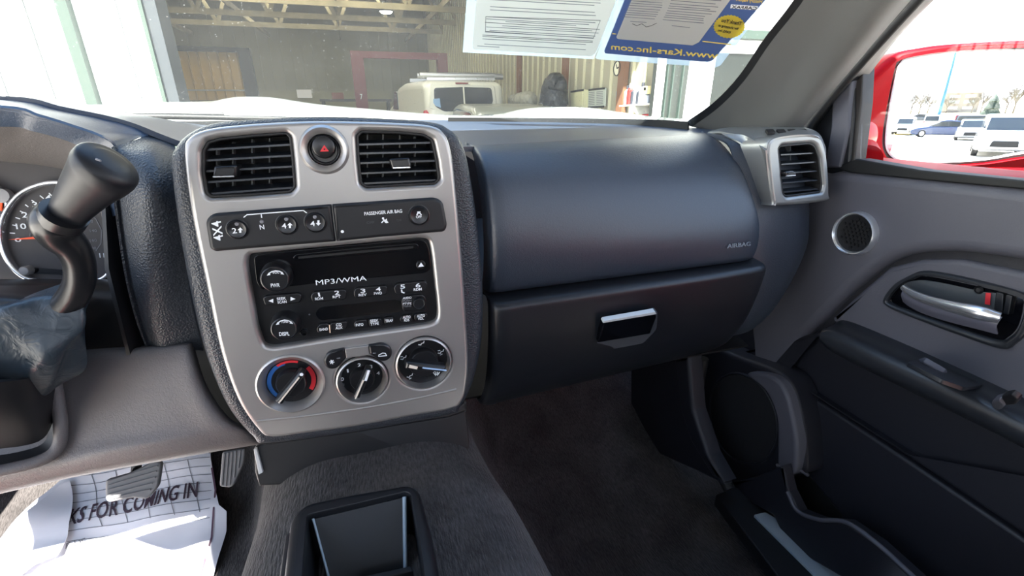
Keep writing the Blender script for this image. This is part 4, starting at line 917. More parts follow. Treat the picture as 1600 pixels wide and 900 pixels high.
loft('shroud_lower', [[onY(x, y, Y) for x, y, Y in ((-140, 610, .46), (-40, 600, .455), (40, 592, .48), (84, 570, .53))], [onY(x, y, Y) for x, y, Y in ((-140, 670, .47), (-30, 660, .47), (50, 640, .49), (88, 600, .54))], [onY(x, y, Y) for x, y, Y in ((-140, 715, .50), (-30, 704, .50), (60, 690, .515), (88, 650, .545))]], darkpl, sh, thick=.004)
# crumpled leather boot
rows = []
for i, (y, w_, Y) in enumerate(((462, 66, .515), (480, 76, .50), (520, 80, .492), (560, 78, .488), (600, 66, .49), (628, 46, .50), (640, 24, .515))):
    row = []
    for j in range(13):
        th = pi*j/12; cx = 8+i*.5
        c_ = onY(cx, y, Y); rr_ = w_*.00072
        k_ = 1+.10*sin(5*th+i*.9)+.06*sin(9*th-i*1.7)
        row.append(c_+V((cos(pi-th)*rr_*k_, -sin(th)*rr_*.55*k_+.02, .004*sin(3*th+i*2))))
    rows.append(row)
loft('lever_boot', rows, mat('boot_leather', (44, 54, 62), .34, spec=.6, bump=('leather', 60, .5, .003)), sh, nu=4, nv=5, thick=.002, label='crumpled leather boot')
loft('column_top', [[onY(x, 446, .60) for x in (-120, -20, 60, 100)], [onY(x, y, .54) for x, y in ((-120, 452), (-20, 454), (60, 462), (92, 478))], [onY(x, y, .50) for x, y in ((-120, 478), (-20, 470), (50, 474), (80, 490))], [onY(x, y, .50) for x, y in ((-120, 540), (-20, 530), (50, 520), (76, 520))]], darkpl, sh, thick=.003)

# ---------------------------------------------------------------- below the stack: kick plate, console tray, pedals, paper
kb = thing('tunnel_trim_plate', R(-.03, .58, -.46), 'dark plastic plate between the silver bezel and the carpeted tunnel', 'console base')
KB = Pl(onY(560, 690, .565), (1, 0, 0), (0, .35, 1))
ppl('base_plate', KB, [(396, 700, 6), (418, 690), (560, 672), (700, 650), (728, 640), (734, 690), (728, 740), (405, 760), (398, 738)], -.02, .0, darkpl, kb, rr=.004, r=.003)
ppl('base_ledge', KB, [(400, 694), (420, 684), (560, 668), (706, 642), (728, 626), (730, 642), (700, 653), (560, 676), (416, 696)], -.02, .012, darkpl, kb, rr=.002, r=.003)
ppl('edge_trim', KB, [(396, 702), (401, 700), (411, 738), (404, 742)], -.02, .004, mat('edge_white', (205, 205, 205), .4), kb, rr=1, r=.001, label='pale metal edge')
tr = thing('console_tray', R(-.03, .3, -.48), 'black open storage tray of the floor console on the tunnel', 'console tray')
ZC = Pl(R(-.03, .3, -.40), (1, 0, 0), (0, 1, -.06))
TO = [(452, 806, 18), (476, 783, 14), (560, 766), (638, 753, 14), (654, 760, 14), (672, 820), (700, 960), (712, 1080), (425, 1080), (436, 940)]
TI = [(480, 804), (560, 786), (634, 768), (641, 772), (654, 840), (672, 960), (680, 1060), (466, 1060), (470, 940)]
def zl(P): 
    q = ZC.loop([(p[0], p[1]) for p in P]); return [(a_, b_, (p[2] if len(p) > 2 else 5)*.0009) for (a_, b_), p in zip(q, P)]
plate('tray_rim', ZC, [rnd(zl(TO), .004), rnd(zl(TI), .003)], -.10, .0, mat('tray_plastic', (26, 27, 30), .38), tr, r=.010, seg=6)
plate('tray_floor', ZC, [rnd(zl(TO), .004)], -.12, -.085, mat('tray_floor', (20, 21, 23), .5), tr)
q = ZC.loop([(482, 806), (634, 770)]); p0, p1 = q
bl = [ZC.pt(p0[0], p0[1], -.01), ZC.pt(p1[0], p1[1], -.01)]
loft('tray_front_wall', [[ZC.pt(p0[0]+.004, p0[1], -.006), ZC.pt(p1[0]-.002, p1[1], -.006)], [ZC.pt(p0[0]+.012, p0[1]-.03, -.05), ZC.pt(p1[0]-.008, p1[1]-.03, -.05)], [ZC.pt(p0[0]+.018, p0[1]-.05, -.086), ZC.pt(p1[0]-.012, p1[1]-.05, -.086)]], mat('tray_wall', (29, 31, 34), .5), tr, thick=.003, label='greyer sloping front wall')
tube('tray_rib', [ZC.pt(p0[0]+.004, p0[1]-.001, -.004), ZC.pt(p0[0]+.02, p0[1]-.052, -.084)], .0012, MATS['scuff_grey'], tr, n=1, seg=8)
tube('tray_rib', [ZC.pt(p1[0]-.002, p1[1]-.001, -.004), ZC.pt(p1[0]-.013, p1[1]-.052, -.084)], .0022, MATS['scuff_grey'], tr, n=1, seg=8)
ppl('tray_divider', Pl(ZC.pt(0, 0, -.05), (1, 0, 0), (0, 1, 0)), [(560, 902), (642, 884), (646, 892), (560, 912)], -.04, .0, MATS['tray_plastic'], tr, rr=1, r=.001)
plate('tray_side_flare', Pl(ZC.pt(*ZC.hit(445, 850), -.02), (0, -1, 0), (-.35, 0, 1)), [[(-.045, -.05), (.22, -.06), (.22, .012), (-.02, .012)]], -.006, .0, MATS['tray_plastic'], tr, r=.003)

def pedal(name, label, pl, px, ribs, m, arm):
    t = thing(name, pl.pt(*pl.hit(*px[0])), label, 'pedal')
    ppl('pedal_pad', pl, px, -.012, .0, m, t, rr=5, r=.003)
    for p, q in ribs: blade('pad_rib', pl, pl.hit(*p), pl.hit(*q), -.001, .0022, .0022, m, t)
    tube('pedal_arm', arm, .007, darkpl, t, seg=10, n=3)
    return t
pm = mat('pedal_rubber', (128, 128, 130), .6)
PB = Pl(onY(208, 752, .70), (.98, .18, 0), (0, .55, 1))
pedal('brake_pedal', 'wide ribbed rubber brake pedal hanging above the printed paper', PB, [(162, 748), (200, 740), (242, 722), (252, 727), (250, 762), (240, 775), (232, 781), (210, 777), (172, 782), (166, 778)],
      [((168, 750), (246, 731)), ((169, 756), (245, 739)), ((169, 763), (244, 748)), ((170, 770), (240, 757)), ((172, 776), (238, 766))], pm, [onY(215, 735, .72), onY(215, 715, .74), R(-.31, .85, -.25)])
PA = Pl(onY(362, 730, .74), (1, .05, 0), (.0, .5, 1))
pedal('accelerator_pedal', 'tall narrow ribbed accelerator pedal beside the carpeted tunnel', PA, [(346, 706), (383, 701), (381, 724), (366, 758), (360, 762), (343, 760)],
      [((350, 708), (347, 758)), ((356, 707), (353, 759)), ((362, 706), (359, 758)), ((368, 705), (366, 746)), ((375, 704), (372, 732))], pm, [onY(365, 705, .76), onY(362, 690, .78), R(-.22, .92, -.3)])
fm = thing('floor_paper', R(-.4, .75, -.74), 'white printed paper floor mat with dark letters in the driver footwell', 'paper floor mat')
PP = Pl(R(-.40, .72, -.768), (1, 0, 0), (0, cos(radians(33)), sin(radians(33))))
edge = [(100, 745), (180, 722), (260, 712), (330, 702), (334, 760), (344, 790), (356, 800), (354, 830), (346, 860), (333, 905), (326, 1060), (-120, 1060), (-60, 900), (2, 848), (60, 780)]
random.seed(4)
def wave(a_, b_): return .006*sin(a_*23+b_*9)+.004*sin(a_*51-b_*37)+.003*sin(b_*70+a_*12)
def sheet(name, pl, px, m, parent, n=26, h=0.0, amp=1.0):
    lp = pl.loop(px, h); xs = [p[0] for p in lp]; ys = [p[1] for p in lp]; bm = bmesh.new()
    vs = [bm.verts.new((x, y, 0)) for x, y in lp]; bmesh.ops.triangle_fill(bm, edges=[bm.edges.new((vs[i-1], vs[i])) for i in range(len(vs))], use_beauty=True)
    for ax, lo, hi in ((0, min(xs), max(xs)), (1, min(ys), max(ys))):
        for i in range(1, n):
            c = [0, 0, 0]; no = [0, 0, 0]; c[ax] = lo+(hi-lo)*i/n; no[ax] = 1
            bmesh.ops.bisect_plane(bm, geom=bm.verts[:]+bm.edges[:]+bm.faces[:], plane_co=c, plane_no=no)
    for v in bm.verts: v.co = pl.pt(v.co.x, v.co.y, h+amp*wave(v.co.x, v.co.y))
    r_ = bmesh.ops.extrude_face_region(bm, geom=bm.faces[:]); bmesh.ops.translate(bm, verts=[e for e in r_['geom'] if isinstance(e, bmesh.types.BMVert)], vec=pl.n*.0006)
    return finish(bm, name, m, parent, 60)
sheet('paper_sheet', PP, edge, paper, fm)

lines = []
for y0, y1 in ((745, 716), (758, 729), (771, 741), (785, 753), (800, 766), (815, 780), (830, 795), (846, 810)):
    lines.append([PP.hit(104+(330-104)*k/14, y0+(y1-y0)*k/14) for k in range(15)])
for x in (140, 180, 220, 258, 296):
    lines.append([PP.hit(x+2*k, 745-(x-104)*.13+k*9) for k in range(10)])
bm = bmesh.new()
sheet('folded_flap', PP, [(62, 786), (92, 756), (106, 750), (109, 800), (104, 838), (92, 868), (60, 884), (-60, 990), (-90, 900), (0, 850)], paper, fm, n=14, h=.010, amp=1.3)
def on_sheet(lines, w, m, name, h):
    bm = bmesh.new()
    for ln in lines:
        for p, q in zip(ln, ln[1:]):
            u = V((q[0]-p[0], q[1]-p[1])).normalized(); ww = V((-u.y, u.x))*(w/2)
            f = [(p[0]-ww.x, p[1]-ww.y), (q[0]-ww.x, q[1]-ww.y), (q[0]+ww.x, q[1]+ww.y), (p[0]+ww.x, p[1]+ww.y)]
            bm.faces.new([bm.verts.new(PP.pt(a_, b_, h+wave(a_, b_))) for a_, b_ in f])
    return finish(bm, name, m, fm, 0)
on_sheet(lines, .0012, inkdim, 'printed_grid', .0014)
on_sheet([[PP.hit(x, y) for x, y in ((329, 706), (332, 735), (336, 765), (336, 800), (333, 840), (322, 880), (308, 920))]], .003, mat('mauve_print', (92, 66, 82), .6), 'printed_border', .0016)
def sheet_text(s, p0, p1, hp, m):
    o = text(s, PP, p0, p1, hp, m, fm, h=0, bold=.02)
    for v in o.data.vertices:
        a_ = (v.co-PP.o).dot(PP.u); b_ = (v.co-PP.o).dot(PP.v); v.co += PP.n*(.0018+wave(a_, b_))
    return o
sheet_text('THANKS FOR COMING IN', (33, 836), (309, 777), 25, mat('dark_plum_print', (64, 48, 60), .6))
sheet_text('E HE', (103, 858), (131, 849), 9, inkdim)
# ---------------------------------------------------------------- hood, cowl, wipers
hd = thing('hood', R(.1, 1.9, -.06), 'pale glossy truck hood with two raised flanks beyond the windshield', 'hood')
pxh = ((-140, 172), (-30, 171), (60, 170), (130, 168), (200, 165), (265, 162.5), (340, 161), (365, 156.5), (388, 154), (430, 155.5), (470, 162), (520, 168), (570, 172), (640, 178), (700, 182), (770, 183), (810, 180), (840, 173), (870, 169.5), (905, 170), (940, 175), (990, 182), (1060, 188), (1110, 192))
crest_ = [onY(x, y, 1.95) for x, y in pxh]
bk = [V((p.x, 1.50-.10*(p.x-.1)**2, p.z-.028)) for p in crest_]
mid = [V((p.x, 1.72, p.z-.006)) for p in crest_]
loft('hood_panel', [bk, mid, crest_, [V((p.x, 2.3, p.z-.02)) for p in crest_], [V((p.x*.97, 2.62, p.z-.12)) for p in crest_]], hoodpaint, hd, nu=3, nv=5, thick=.006)
for x, y in ((428, 161), (919, 176)):
    p = onY(x, y, 1.74); tube('washer_nozzle', [p+V((0, 0, -.012)), p+V((0, 0, .006))], .006, rubber, hd, n=1, seg=12)
cw = thing('cowl', R(0, 1.36, -.1), 'dark cowl panel at the windshield foot under pale wiper arms', 'cowl')
loft('cowl_panel', [[R(x, 1.27-.55*x*x, -.085) for x in (-.7, -.4, 0, .4, .7)], [R(x, 1.48-.12*x*x, -.10) for x in (-.7, -.4, 0, .4, .7)]], darkpl, cw, thick=.01)
loft('cowl_lip', [[onY(x, y, 1.50) for x, y in ((100, 176), (200, 177), (300, 178), (400, 180), (520, 184))], [onY(x, y, 1.42) for x, y in ((100, 186), (200, 186), (300, 186), (400, 187), (520, 190))]], hoodpaint, cw, thick=.004, label='pale cowl edge')
def yb(x): return 1.20-1.15*x*x-.035
loft('glass_base_band', [[(lambda d: CAM+d*((yb((px-800)*.0011+.3)-.0)/d.y))(ray(px, y)) for px, y in ((700, 183.5), (760, 184), (850, 184.5), (950, 185.5), (1020, 187), (1075, 190.5))], [(lambda d: CAM+d*((yb((px-800)*.0011+.3)-.0)/d.y))(ray(px, y)) for px, y in ((700, 200), (760, 200), (850, 200), (950, 203), (1020, 207), (1075, 212))]], rubber, cw, thick=.003, label='black band at the glass foot')
loft('glass_base_band', [[onY(px, y, 1.15) for px, y in ((150, 188), (230, 190), (330, 189), (430, 188))], [onY(px, y, 1.15) for px, y in ((150, 202), (230, 202), (330, 202), (430, 200))]], rubber, cw, thick=.003, label='black band at the glass foot')
wp = thing('wiper', onY(190, 186, 1.36), 'dark wiper arm and blade lying along the windshield foot', 'wiper')
tube('wiper_blade', [onY(x, y, 1.33) for x, y in ((150, 181), (300, 183), (440, 186), (560, 189))], .006, rubber, wp, seg=8)
tube('wiper_arm', [onY(x, y, 1.36) for x, y in ((130, 180), (240, 177.5), (350, 179))], .005, darkpl, wp, seg=8)

# ---------------------------------------------------------------- printed sheets in clear sleeves on the glass
def SP(o, u, v):
    p = Pl3(hitW(*o), hitW(*u), hitW(*v))
    return p
s1 = SP((723, 82), (930, 92), (733, 0)); s2 = SP((938, 90), (1112, 102), (975, 0))
if s1.n.dot(CAM-s1.o) < 0: s1 = Pl(s1.o, s1.u, -s1.v)
hs_ = .012
t1 = thing('window_form', s1.pt(0, 0, hs_), 'white printed form in clear sleeve, seen from behind, left on the windshield', 'window sheet')
ppl('clear_sleeve', s1, [(740, -150), (723, 82), (928, 92.5), (1030, -150)], hs_-.001, hs_-.0004, sleeve, t1, rr=1)
ppl('form_sheet', s1, [(757, -143), (738, 72, 2), (741, 77), (924, 88), (931, 82), (1018, -143)], hs_, hs_+.0004, thinpaper, t1, rr=1)
rl = []
random.seed(11)
def P1(x, y): return s1.hit(x, y, hs_+.0006)
def form_line(x0, x1, y, sl=.055): return [P1(x0, y+(x0-740)*sl), P1(x1, y+(x1-740)*sl)]
thin, thick_ = [], []
for y in (-4, 1, 6): thin.append(form_line(762+random.uniform(0, 40), 938, y-12))
for y in (-2, 9, 14): thin.append(form_line(766, 930+random.uniform(-10, 8), y))
for y, a0, a1 in ((25, 770, 930), (28.5, 760, 920), (31, 790, 900), (38, 785, 925), (41, 760, 935), (46, 765, 930), (49, 758, 928), (60, 754, 915), (68, 757, 915), (71.5, 746, 780)): thin.append(form_line(a0, a1, y))
for y in (54, 56.3): thick_.append(form_line(754, 926, y))
strips('printed_lines', s1, thin, .0009, hs_+.0004, inkdim, t1); strips('printed_rules', s1, thick_, .0007, hs_+.0004, inkblack, t1)
bx = [P1(759, 26), P1(758.5, 49), P1(927, 60), P1(938, 32), P1(759, 26)]
strips('printed_box', s1, [bx, [P1(758, 35), P1(937, 46)]], .0006, hs_+.0004, inkblack, t1)
t2 = thing('window_sheet', s2.pt(0, 0, hs_), 'blue bordered sheet reading www.Kars-Inc.com backwards with yellow seal', 'window sheet')
ppl('clear_sleeve', s2, [(1020, -150), (930, 91), (936, 93), (1118, 105.5), (1126, 102), (1205, -2), (1300, -142)], hs_-.001, hs_-.0004, sleeve, t2, rr=1)
ppl('blue_border', s2, [(1032, -142), (944, 80), (946, 83.5), (1106, 97), (1114, 94), (1196, 0), (1285, -136)], hs_, hs_+.0004, thinblue, t2, rr=1)
ppl('letter_sheet', s2, [(1040, -130), (963, 58), (965, 61), (1082, 71), (1092, 66), (1147, -8), (1226, -126)], hs_+.0005, hs_+.0009, thinpaper, t2, rr=1)
h2 = hs_+.0006
text('www.Kars-Inc.com', s2, (1121, 91.5), (955, 77), 9.5, gold, t2, h=h2, bold=.01)
rl = []
def P2_(x, y): return s2.hit(x, y, h2+.0004)
for i, y in enumerate((-14, -9, -4, 1, 4.5, 8, 12, 15.5, 19, 22, 26)):
    w = i*1.6; rl.append([P2_(990-w, y), P2_(1042-w+random.uniform(-3, 0), y+3.5)]); rl.append([P2_(1052-w, y+4.5), P2_(1128-w*1.6+random.uniform(-9, 4), y+10)])
rl.append([P2_(985, 33), P2_(1010, 35)]); rl.append([P2_(1050, 40), P2_(1078, 43)])
strips('printed_lines', s2, rl, .0008, h2+.0004, inkdim, t2)
strips('signature', s2, [[P2_(*p) for p in ((988, 37), (995, 40), (1003, 37), (1010, 42), (1018, 40), (1026, 36))]], .0006, h2+.0004, inkblack, t2)
strips('gold_rule', s2, [[s2.hit(1098, 64.5, h2), s2.hit(1142, 69.5, h2)]], .0012, h2, gold, t2); strips('gold_rule', s2, [[s2.hit(957, 52.5, h2), s2.hit(962.5, 53, h2)]], .0012, h2, gold, t2)
a, b, r = s2.circ(1139.5, 42, 25, h2)
ca_ = V(s2.hit(1139.5, 42, h2)); ax1 = V(s2.hit(1160, 23, h2))-ca_; ax2 = V(s2.hit(1125, 28, h2))-ca_
star = []
for k_ in range(56):
    rr_ = 1.0 if k_ % 2 else .93; th = 2*pi*k_/56; px_ = 1139.5+(cos(th)*26*.94+sin(th)*5)*rr_; py_ = 41.5+(sin(th)*18-cos(th)*4)*rr_
    star.append(s2.hit(px_, py_, h2))
plate('yellow_seal', s2, [star], h2-.0001, h2+.0004, thingold, t2, label='scalloped yellow seal')
for s_, p, q, hh in (('Thank You', (1158, 39.5), (1127, 34), 5.5), ('for shopping at', (1153, 46.5), (1122, 41), 3.6), ('KARS, Inc.', (1141, 52.5), (1121, 48.5), 3.6)):
    text(s_, s2, p, q, hh, inkblack, t2, h=h2+.0006, bold=.01)
ppl('logo_plate', s2, [(1142, 7), (1141, 13), (1182, 16), (1185, 10)], h2, h2+.0003, mat('logo_white', (220, 222, 225), .6), t2, rr=.5)
text('CARFAX', s2, (1182, 15.3), (1143, 12.6), 4.6, inkblack, t2, h=h2+.0005, bold=.02)
text('History Report', s2, (1190, 5), (1150, 1), 5, gold, t2, h=h2, bold=.01)

# ---------------------------------------------------------------- right door mirror (a real mirror turned towards the lot behind)
RM = 5.0
MC = onX(1490, 165, 1.0)
def mk_plane(ax, az):
    n_ = V((-cos(ax)*1.0, -sin(ax), az)).normalized(); u_ = V((0, 0, 1)).cross(n_).normalized(); return Pl(MC, u_, n_.cross(u_))
def mref(px, py, P=None):
    P = P or M_; d = ray(px, py).normalized(); p = CAM+d*((P.o-CAM).dot(P.n)/d.dot(P.n)); q = p-P.o
    n_ = (P.n+(P.u*q.dot(P.u)+P.v*q.dot(P.v))/RM).normalized(); return p, d-n_*(2*d.dot(n_))
ax, az = radians(62), .02
for _ in range(30):      # aim: level view at row 191, straight back plus a little outward at column 1480
    r_ = mref(1480, 191, mk_plane(ax, az))[1]; ax += (r_.x/abs(r_.y)-.085)*.5*-1; az += r_.z*-.5
M_ = mk_plane(ax, az)
mr = thing('side_mirror', M_.pt(0, -.12), 'red housed door mirror reflecting the car lot, outside right window', 'mirror')
HM = [(1339, 180), (1344, 140), (1362, 116), (1400, 84), (1440, 74), (1490, 68), (1600, 62), (1720, 62), (1760, 80), (1765, 200), (1720, 262), (1600, 279), (1500, 277), (1420, 268), (1385, 258), (1350, 262), (1337, 240)]
GM = [(1400, 112), (1407, 97), (1420, 90), (1480, 80), (1540, 77), (1600, 77), (1715, 79), (1735, 95), (1735, 200), (1700, 228), (1600, 240), (1540, 250), (1480, 254), (1425, 255), (1400, 250), (1385, 235), (1383, 210), (1390, 160)]
G2 = [(1396, 112), (1403, 93), (1418, 86), (1480, 76), (1540, 72), (1600, 71), (1720, 73), (1742, 92), (1742, 204), (1704, 233), (1600, 246), (1540, 255), (1480, 259), (1422, 260), (1394, 254), (1380, 236), (1378, 210), (1386, 160)]
plate('housing', M_, [M_.loop(smooth(HM, 5)), M_.loop(smooth(G2, 5))], -.075, .004, redpaint, mr, r=.012, seg=6, label='red painted housing')
plate('mirror_back', M_, [offs(list(reversed(M_.loop(smooth(G2, 5)))) if area2(M_.loop(smooth(G2, 5))) < 0 else M_.loop(smooth(G2, 5)), .001)], -.05, -.006, sealm, mr)
g_ = M_.loop(smooth(GM, 5), -.004); g_ = g_ if area2(g_) > 0 else g_[::-1]
bm = bmesh.new()
es_ = [bm.verts.new((x, y, 0)) for x, y in dedupe(g_)]; bmesh.ops.triangle_fill(bm, edges=[bm.edges.new((es_[i-1], es_[i])) for i in range(len(es_))], use_beauty=True)
for ax_ in (0, 1):
    lo_, hi_ = min(v.co[ax_] for v in bm.verts), max(v.co[ax_] for v in bm.verts)
    for i in range(1, 14):
        c_ = [0, 0, 0]; c_[ax_] = lo_+(hi_-lo_)*i/14; no_ = [0, 0, 0]; no_[ax_] = 1
        bmesh.ops.bisect_plane(bm, geom=bm.verts[:]+bm.edges[:]+bm.faces[:], plane_co=c_, plane_no=no_)
loc_ = [(v.co.x, v.co.y) for v in bm.verts]
for v in bm.verts: v.co = M_.pt(v.co.x, v.co.y, -.0035-(v.co.x**2+v.co.y**2)/(2*RM))
bm.normal_update()
for f_ in bm.faces:
    f_.smooth = True
    if f_.normal.dot(M_.n) < 0: f_.normal_flip()
me_ = bpy.data.meshes.new('mirror_glass'); bm.to_mesh(me_); bm.free()
me_.normals_split_custom_set_from_vertices([(M_.n+(M_.u*x+M_.v*y)/RM).normalized() for x, y in loc_])
link('mirror_glass', me_, mat('mirror_silvered', (250, 250, 250), .0, metal=1), mr)
plate('mirror_rim', M_, [g_, offs(g_, .003)], -.0055, -.003, mat('mirror_rim', (190, 192, 194), .4), mr)
tube('mirror_foot', [onX(1352, 250, .83), M_.pt(*M_.hit(1362, 235), -.05)], [.025, .03], redpaint, mr, seg=16, n=1)
a_, b_ = M_.hit(1348, 215, .0); lathe('turn_lamp', M_, a_, b_, [(.020, -.01), (.018, .012), (.010, .018), (0, .020)], mat('lamp_red', (240, 70, 60), .1, coat=1), mr, sy=1.5, label='glossy red lens spot')
# outer door skin seen over the sill
dk = thing('outer_door_skin', R(.86, .3, -.2), 'red painted outer door skin below the side window sill', 'door skin')
loft('skin', [[onX(x, y, .80) for x, y in ((1333, 262), (1440, 276), (1600, 292), (1760, 300))], [onX(x, y, .84) for x, y in ((1333, 251), (1440, 262), (1600, 277), (1760, 284))], [onX(x, y-4, .90) for x, y in ((1333, 251), (1440, 262), (1600, 277), (1760, 284))], [onX(x, y+40, .93) for x, y in ((1333, 251), (1440, 262), (1600, 277), (1760, 284))]], redpaint, dk, thick=.003)
SG = DX(.752)
gp = SG.loop([(1344, 262), (1350, 92), (1430, 16), (1560, -130), (1700, -150), (1900, -150), (1900, 320)])
struct(plate('window_2', SG, [gp], -.002, .001, sideglass))

# ---------------------------------------------------------------- shop building
FY = 5.1
def fx(px, Y): return onY(px, 150, Y).x
xl, xr = fx(279, FY), fx(1028, FY)
struct(box('wall_front_left', (-16, FY, -.05), (xl, FY+.25, 6.5), wallwhite))
rb = []
x = xl-.28
while x > -9:
    rb.append(((x-.007, FY-.02, 0), (x+.007, FY, 6.4))); x -= .30
struct(boxes('trim_6', rb, mat('siding_rib', (105, 108, 110), .6)))
struct(box('trim_7', (fx(261, FY), FY-.03, 0), (xl+.005, FY+.28, 6.5), dkframe))
struct(box('trim_19', (fx(259, FY)-.02, FY-.05, 0), (fx(261, FY), FY, 6.5), wallgrey))
struct(box('shade_strip', (fx(139, FY), FY-.09, 0), (fx(156, FY), FY-.0, 6.5), wallgrey))  # dark strip stands for a shaded recess in the siding
struct(box('trim_9', (xl-.02, FY+.02, 3.75), (xr+.02, FY+.3, 6.5), shopdark))
xw = xr+.02
struct(box('wall_front_right', (xr+.40, FY, -.05), (16, FY+.25, 6.5), wallwhite))
struct(box('trim_10', (xr-.02, FY-.05, 0), (xr+.03, FY+.05, 4.2), wallwhite))
struct(box('trim_11', (xr+.03, FY+.03, 0), (xr+.40, FY+.2, 4.2), mat('folded_door_grey', (42, 47, 44), .6)))
struct(boxes('trim_12', [((xr+d, FY-.01, 0), (xr+d+.015, FY+.04, 4.2)) for d in (.09, .17, .30)], wallgrey))
# glazed service door right of the opening
sd = thing('glazed_door', (xr+1.1, FY, 0), 'grey glazed service door under a bright transom right of the opening', 'door')
gx0 = fx(1112, FY-.1); gx1 = gx0+1.15
box('door_glass', (gx0, FY-.06, .3), (gx1, FY-.03, 1.78), mat('dusty_door_glass', (24, 30, 28), .4, var=.12, vscale=3), sd)
boxes('frame', [((gx0-.05, FY-.08, 0), (gx0, FY-.0, 1.86)), ((gx1, FY-.08, 0), (gx1+.05, FY, 1.86)), ((gx0-.05, FY-.08, 1.78), (gx1+.05, FY, 1.86))], wallwhite, sd)
struct(box('trim_13', (gx0-.1, FY-.14, 1.93), (gx1+1.5, FY, 2.02), wallgrey))
struct(box('trim_14', (xr+.72, FY-.012, 0), (xr+.735, FY, 4.2), wallgrey))
# inside shell
RX = 3.95
struct(box('wall_shop_back', (-14, 26, 0), (RX+.2, 26.2, 6), shopback))
struct(boxes('trim_15', [((x_*.45-14, 25.95, 0), (x_*.45-13.9, 26, 5)) for x_ in range(40)], shopback))
struct(box('wall_shop_right', (RX, FY+.26, 0), (RX+.15, 26, 6.2), shopwall))
struct(boxes('trim_16', [((RX-.03, FY+.4+i*.32, 0), (RX, FY+.44+i*.32, 5)) for i in range(62)], mat('liner_rib_pale', (206, 203, 172), .6)))
struct(box('wall_shop_left', (-14.2, FY+.26, 0), (-14, 26, 6.2), shopback))
struct(box('ceiling_shop', (-16, FY, 6.2), (16, 26.3, 6.5), shopdark))
for i, (px, yy) in enumerate(((884, 0), (975, 0), (812, 0))):
    d = ray(px, 120); Y_ = d.y*(RX-.05)/d.x
    p_ = tag(box('wall_post', (RX-.10, Y_-.09, 0), (RX-.03, Y_+.09, 6.1), rust), ('rust brown timber post behind the black machine', 'brown timber post carrying the round wall clock', 'farthest dark brown post on the ribbed wall')[i], 'post', 'timber wall posts')
# roof trusses
for i, yy in enumerate((8, 10.6, 13.2, 15.8, 18.4, 21)):
    bm = bmesh.new(); zb = 3.72; zt = 5.9
    beam(bm, (-14, yy, zb), (RX, yy, zb), .16, .06); beam(bm, (-14, yy, zt-.1), (RX, yy, zt), .16, .06)
    n_ = 9; w_ = (RX+14)/n_
    for k_ in range(n_):
        x0 = -14+k_*w_; beam(bm, (x0, yy, zb), (x0+w_/2, yy, zt), .11, .05); beam(bm, (x0+w_/2, yy, zt), (x0+w_, yy, zb), .11, .05)
    o = finish(bm, 'roof_truss', woodm, None, 0)
    tag(o, ('timber roof truss nearest the shop opening', 'second timber roof truss from the shop opening', 'third timber roof truss from the shop opening', 'fourth timber roof truss from the shop opening', 'fifth timber roof truss, second from the shop back wall', 'farthest timber roof truss by the shop back wall')[i], 'truss', 'timber roof trusses')
bm = bmesh.new()
for x_ in (-9, -6, -3, 0, 3): beam(bm, (x_, 6, 3.86), (x_, 25.9, 3.86), .05, .16, V((0, 0, 1)))
struct(finish(bm, 'trim_17', woodm, None, 0))
cl = thing('ceiling_lamp', onY(603, 17, 17.5), 'small bright shop lamp hanging among the trusses', 'lamp')
p = onY(603, 17, 17.5)
tube('lamp_shade', [p+V((0, 0, .12)), p+V((0, 0, .03)), p+V((0, 0, -.02))], [.06, .16, .24], dkframe, cl, n=2, seg=20)
tube('lamp_bulb', [p+V((0, 0, -.02)), p+V((0, 0, -.07))], [.20, .15], mat('lamp_light', (255, 252, 235), .5, emit=6), cl, n=1, seg=20)
tube('lamp_cord', [p+V((0, 0, .1)), V((p.x, p.y, 5.9))], .012, rubber, cl, n=1, seg=6)
# far doorway with dark frame on the left of the back wall
fd = thing('far_doorway', (-6, 25.9, 0), 'tan panelled overhead door in dark frame at the shop left', 'overhead door')
a0 = onY(262, 158, 21.5); a1 = onY(372, 80, 21.5)
box('door_leaf', (a0.x-.3, 21.5, 0), (a1.x, 21.55, a1.z-.05), mat('tan_door', (190, 158, 98), .7), fd)
boxes('panel_ribs', [((a0.x+i*.32, 21.44, 0), (a0.x+i*.32+.05, 21.5, a1.z-.05)) for i in range(9)], mat('tan_rib', (160, 132, 80), .7), fd)
boxes('door_frame', [((a1.x, 21.3, 0), (a1.x+.42, 21.6, a1.z+.1)), ((a0.x-.4, 21.38, a1.z-.05), (a1.x+.2, 21.5, a1.z+.12)), ((a0.x-.3, 21.38, a0.z-.25), (a1.x, 21.46, a0.z+.02))], dkframe, fd)
box('cross_rail', (a0.x-.3, 21.4, a0.z+.35), (a1.x, 21.43, a0.z+.40), shopwall, fd)
# two post lift, paper, bench
lf = thing('car_lift', onY(565, 165, 15.5), 'dark red two post car lift marked 7 beyond the hood', 'car lift')
pA = onY(566, 165, 15.5); pB = onY(691, 100, 15.5); pt_ = onY(566, 86, 15.5)
box('lift_post', (pA.x-.17, 15.4, .02), (pA.x+.17, 15.7, pt_.z+.1), liftred, lf); box('lift_post', (pB.x-.15, 15.4, .02), (pB.x+.15, 15.7, pt_.z+.1), liftred, lf)
box('lift_crossbar', (pA.x-.1, 15.42, pt_.z-.08), (pB.x+.1, 15.6, pt_.z+.10), liftred, lf)
LP = Pl((0, 15.39, 1.3), (1, 0, 0), (0, 0, 1)); text('7', LP, (563, 155), (567, 155), 8, ink, lf, h=.0, bold=.03, th=.01)
p = onY(463, 140, 22); q = onY(488, 153, 22)
tag(box('paper_notice', (p.x, 21.98, q.z), (q.x, 22.0, p.z), paper), 'small white paper notice on the far shop partition', 'notice')
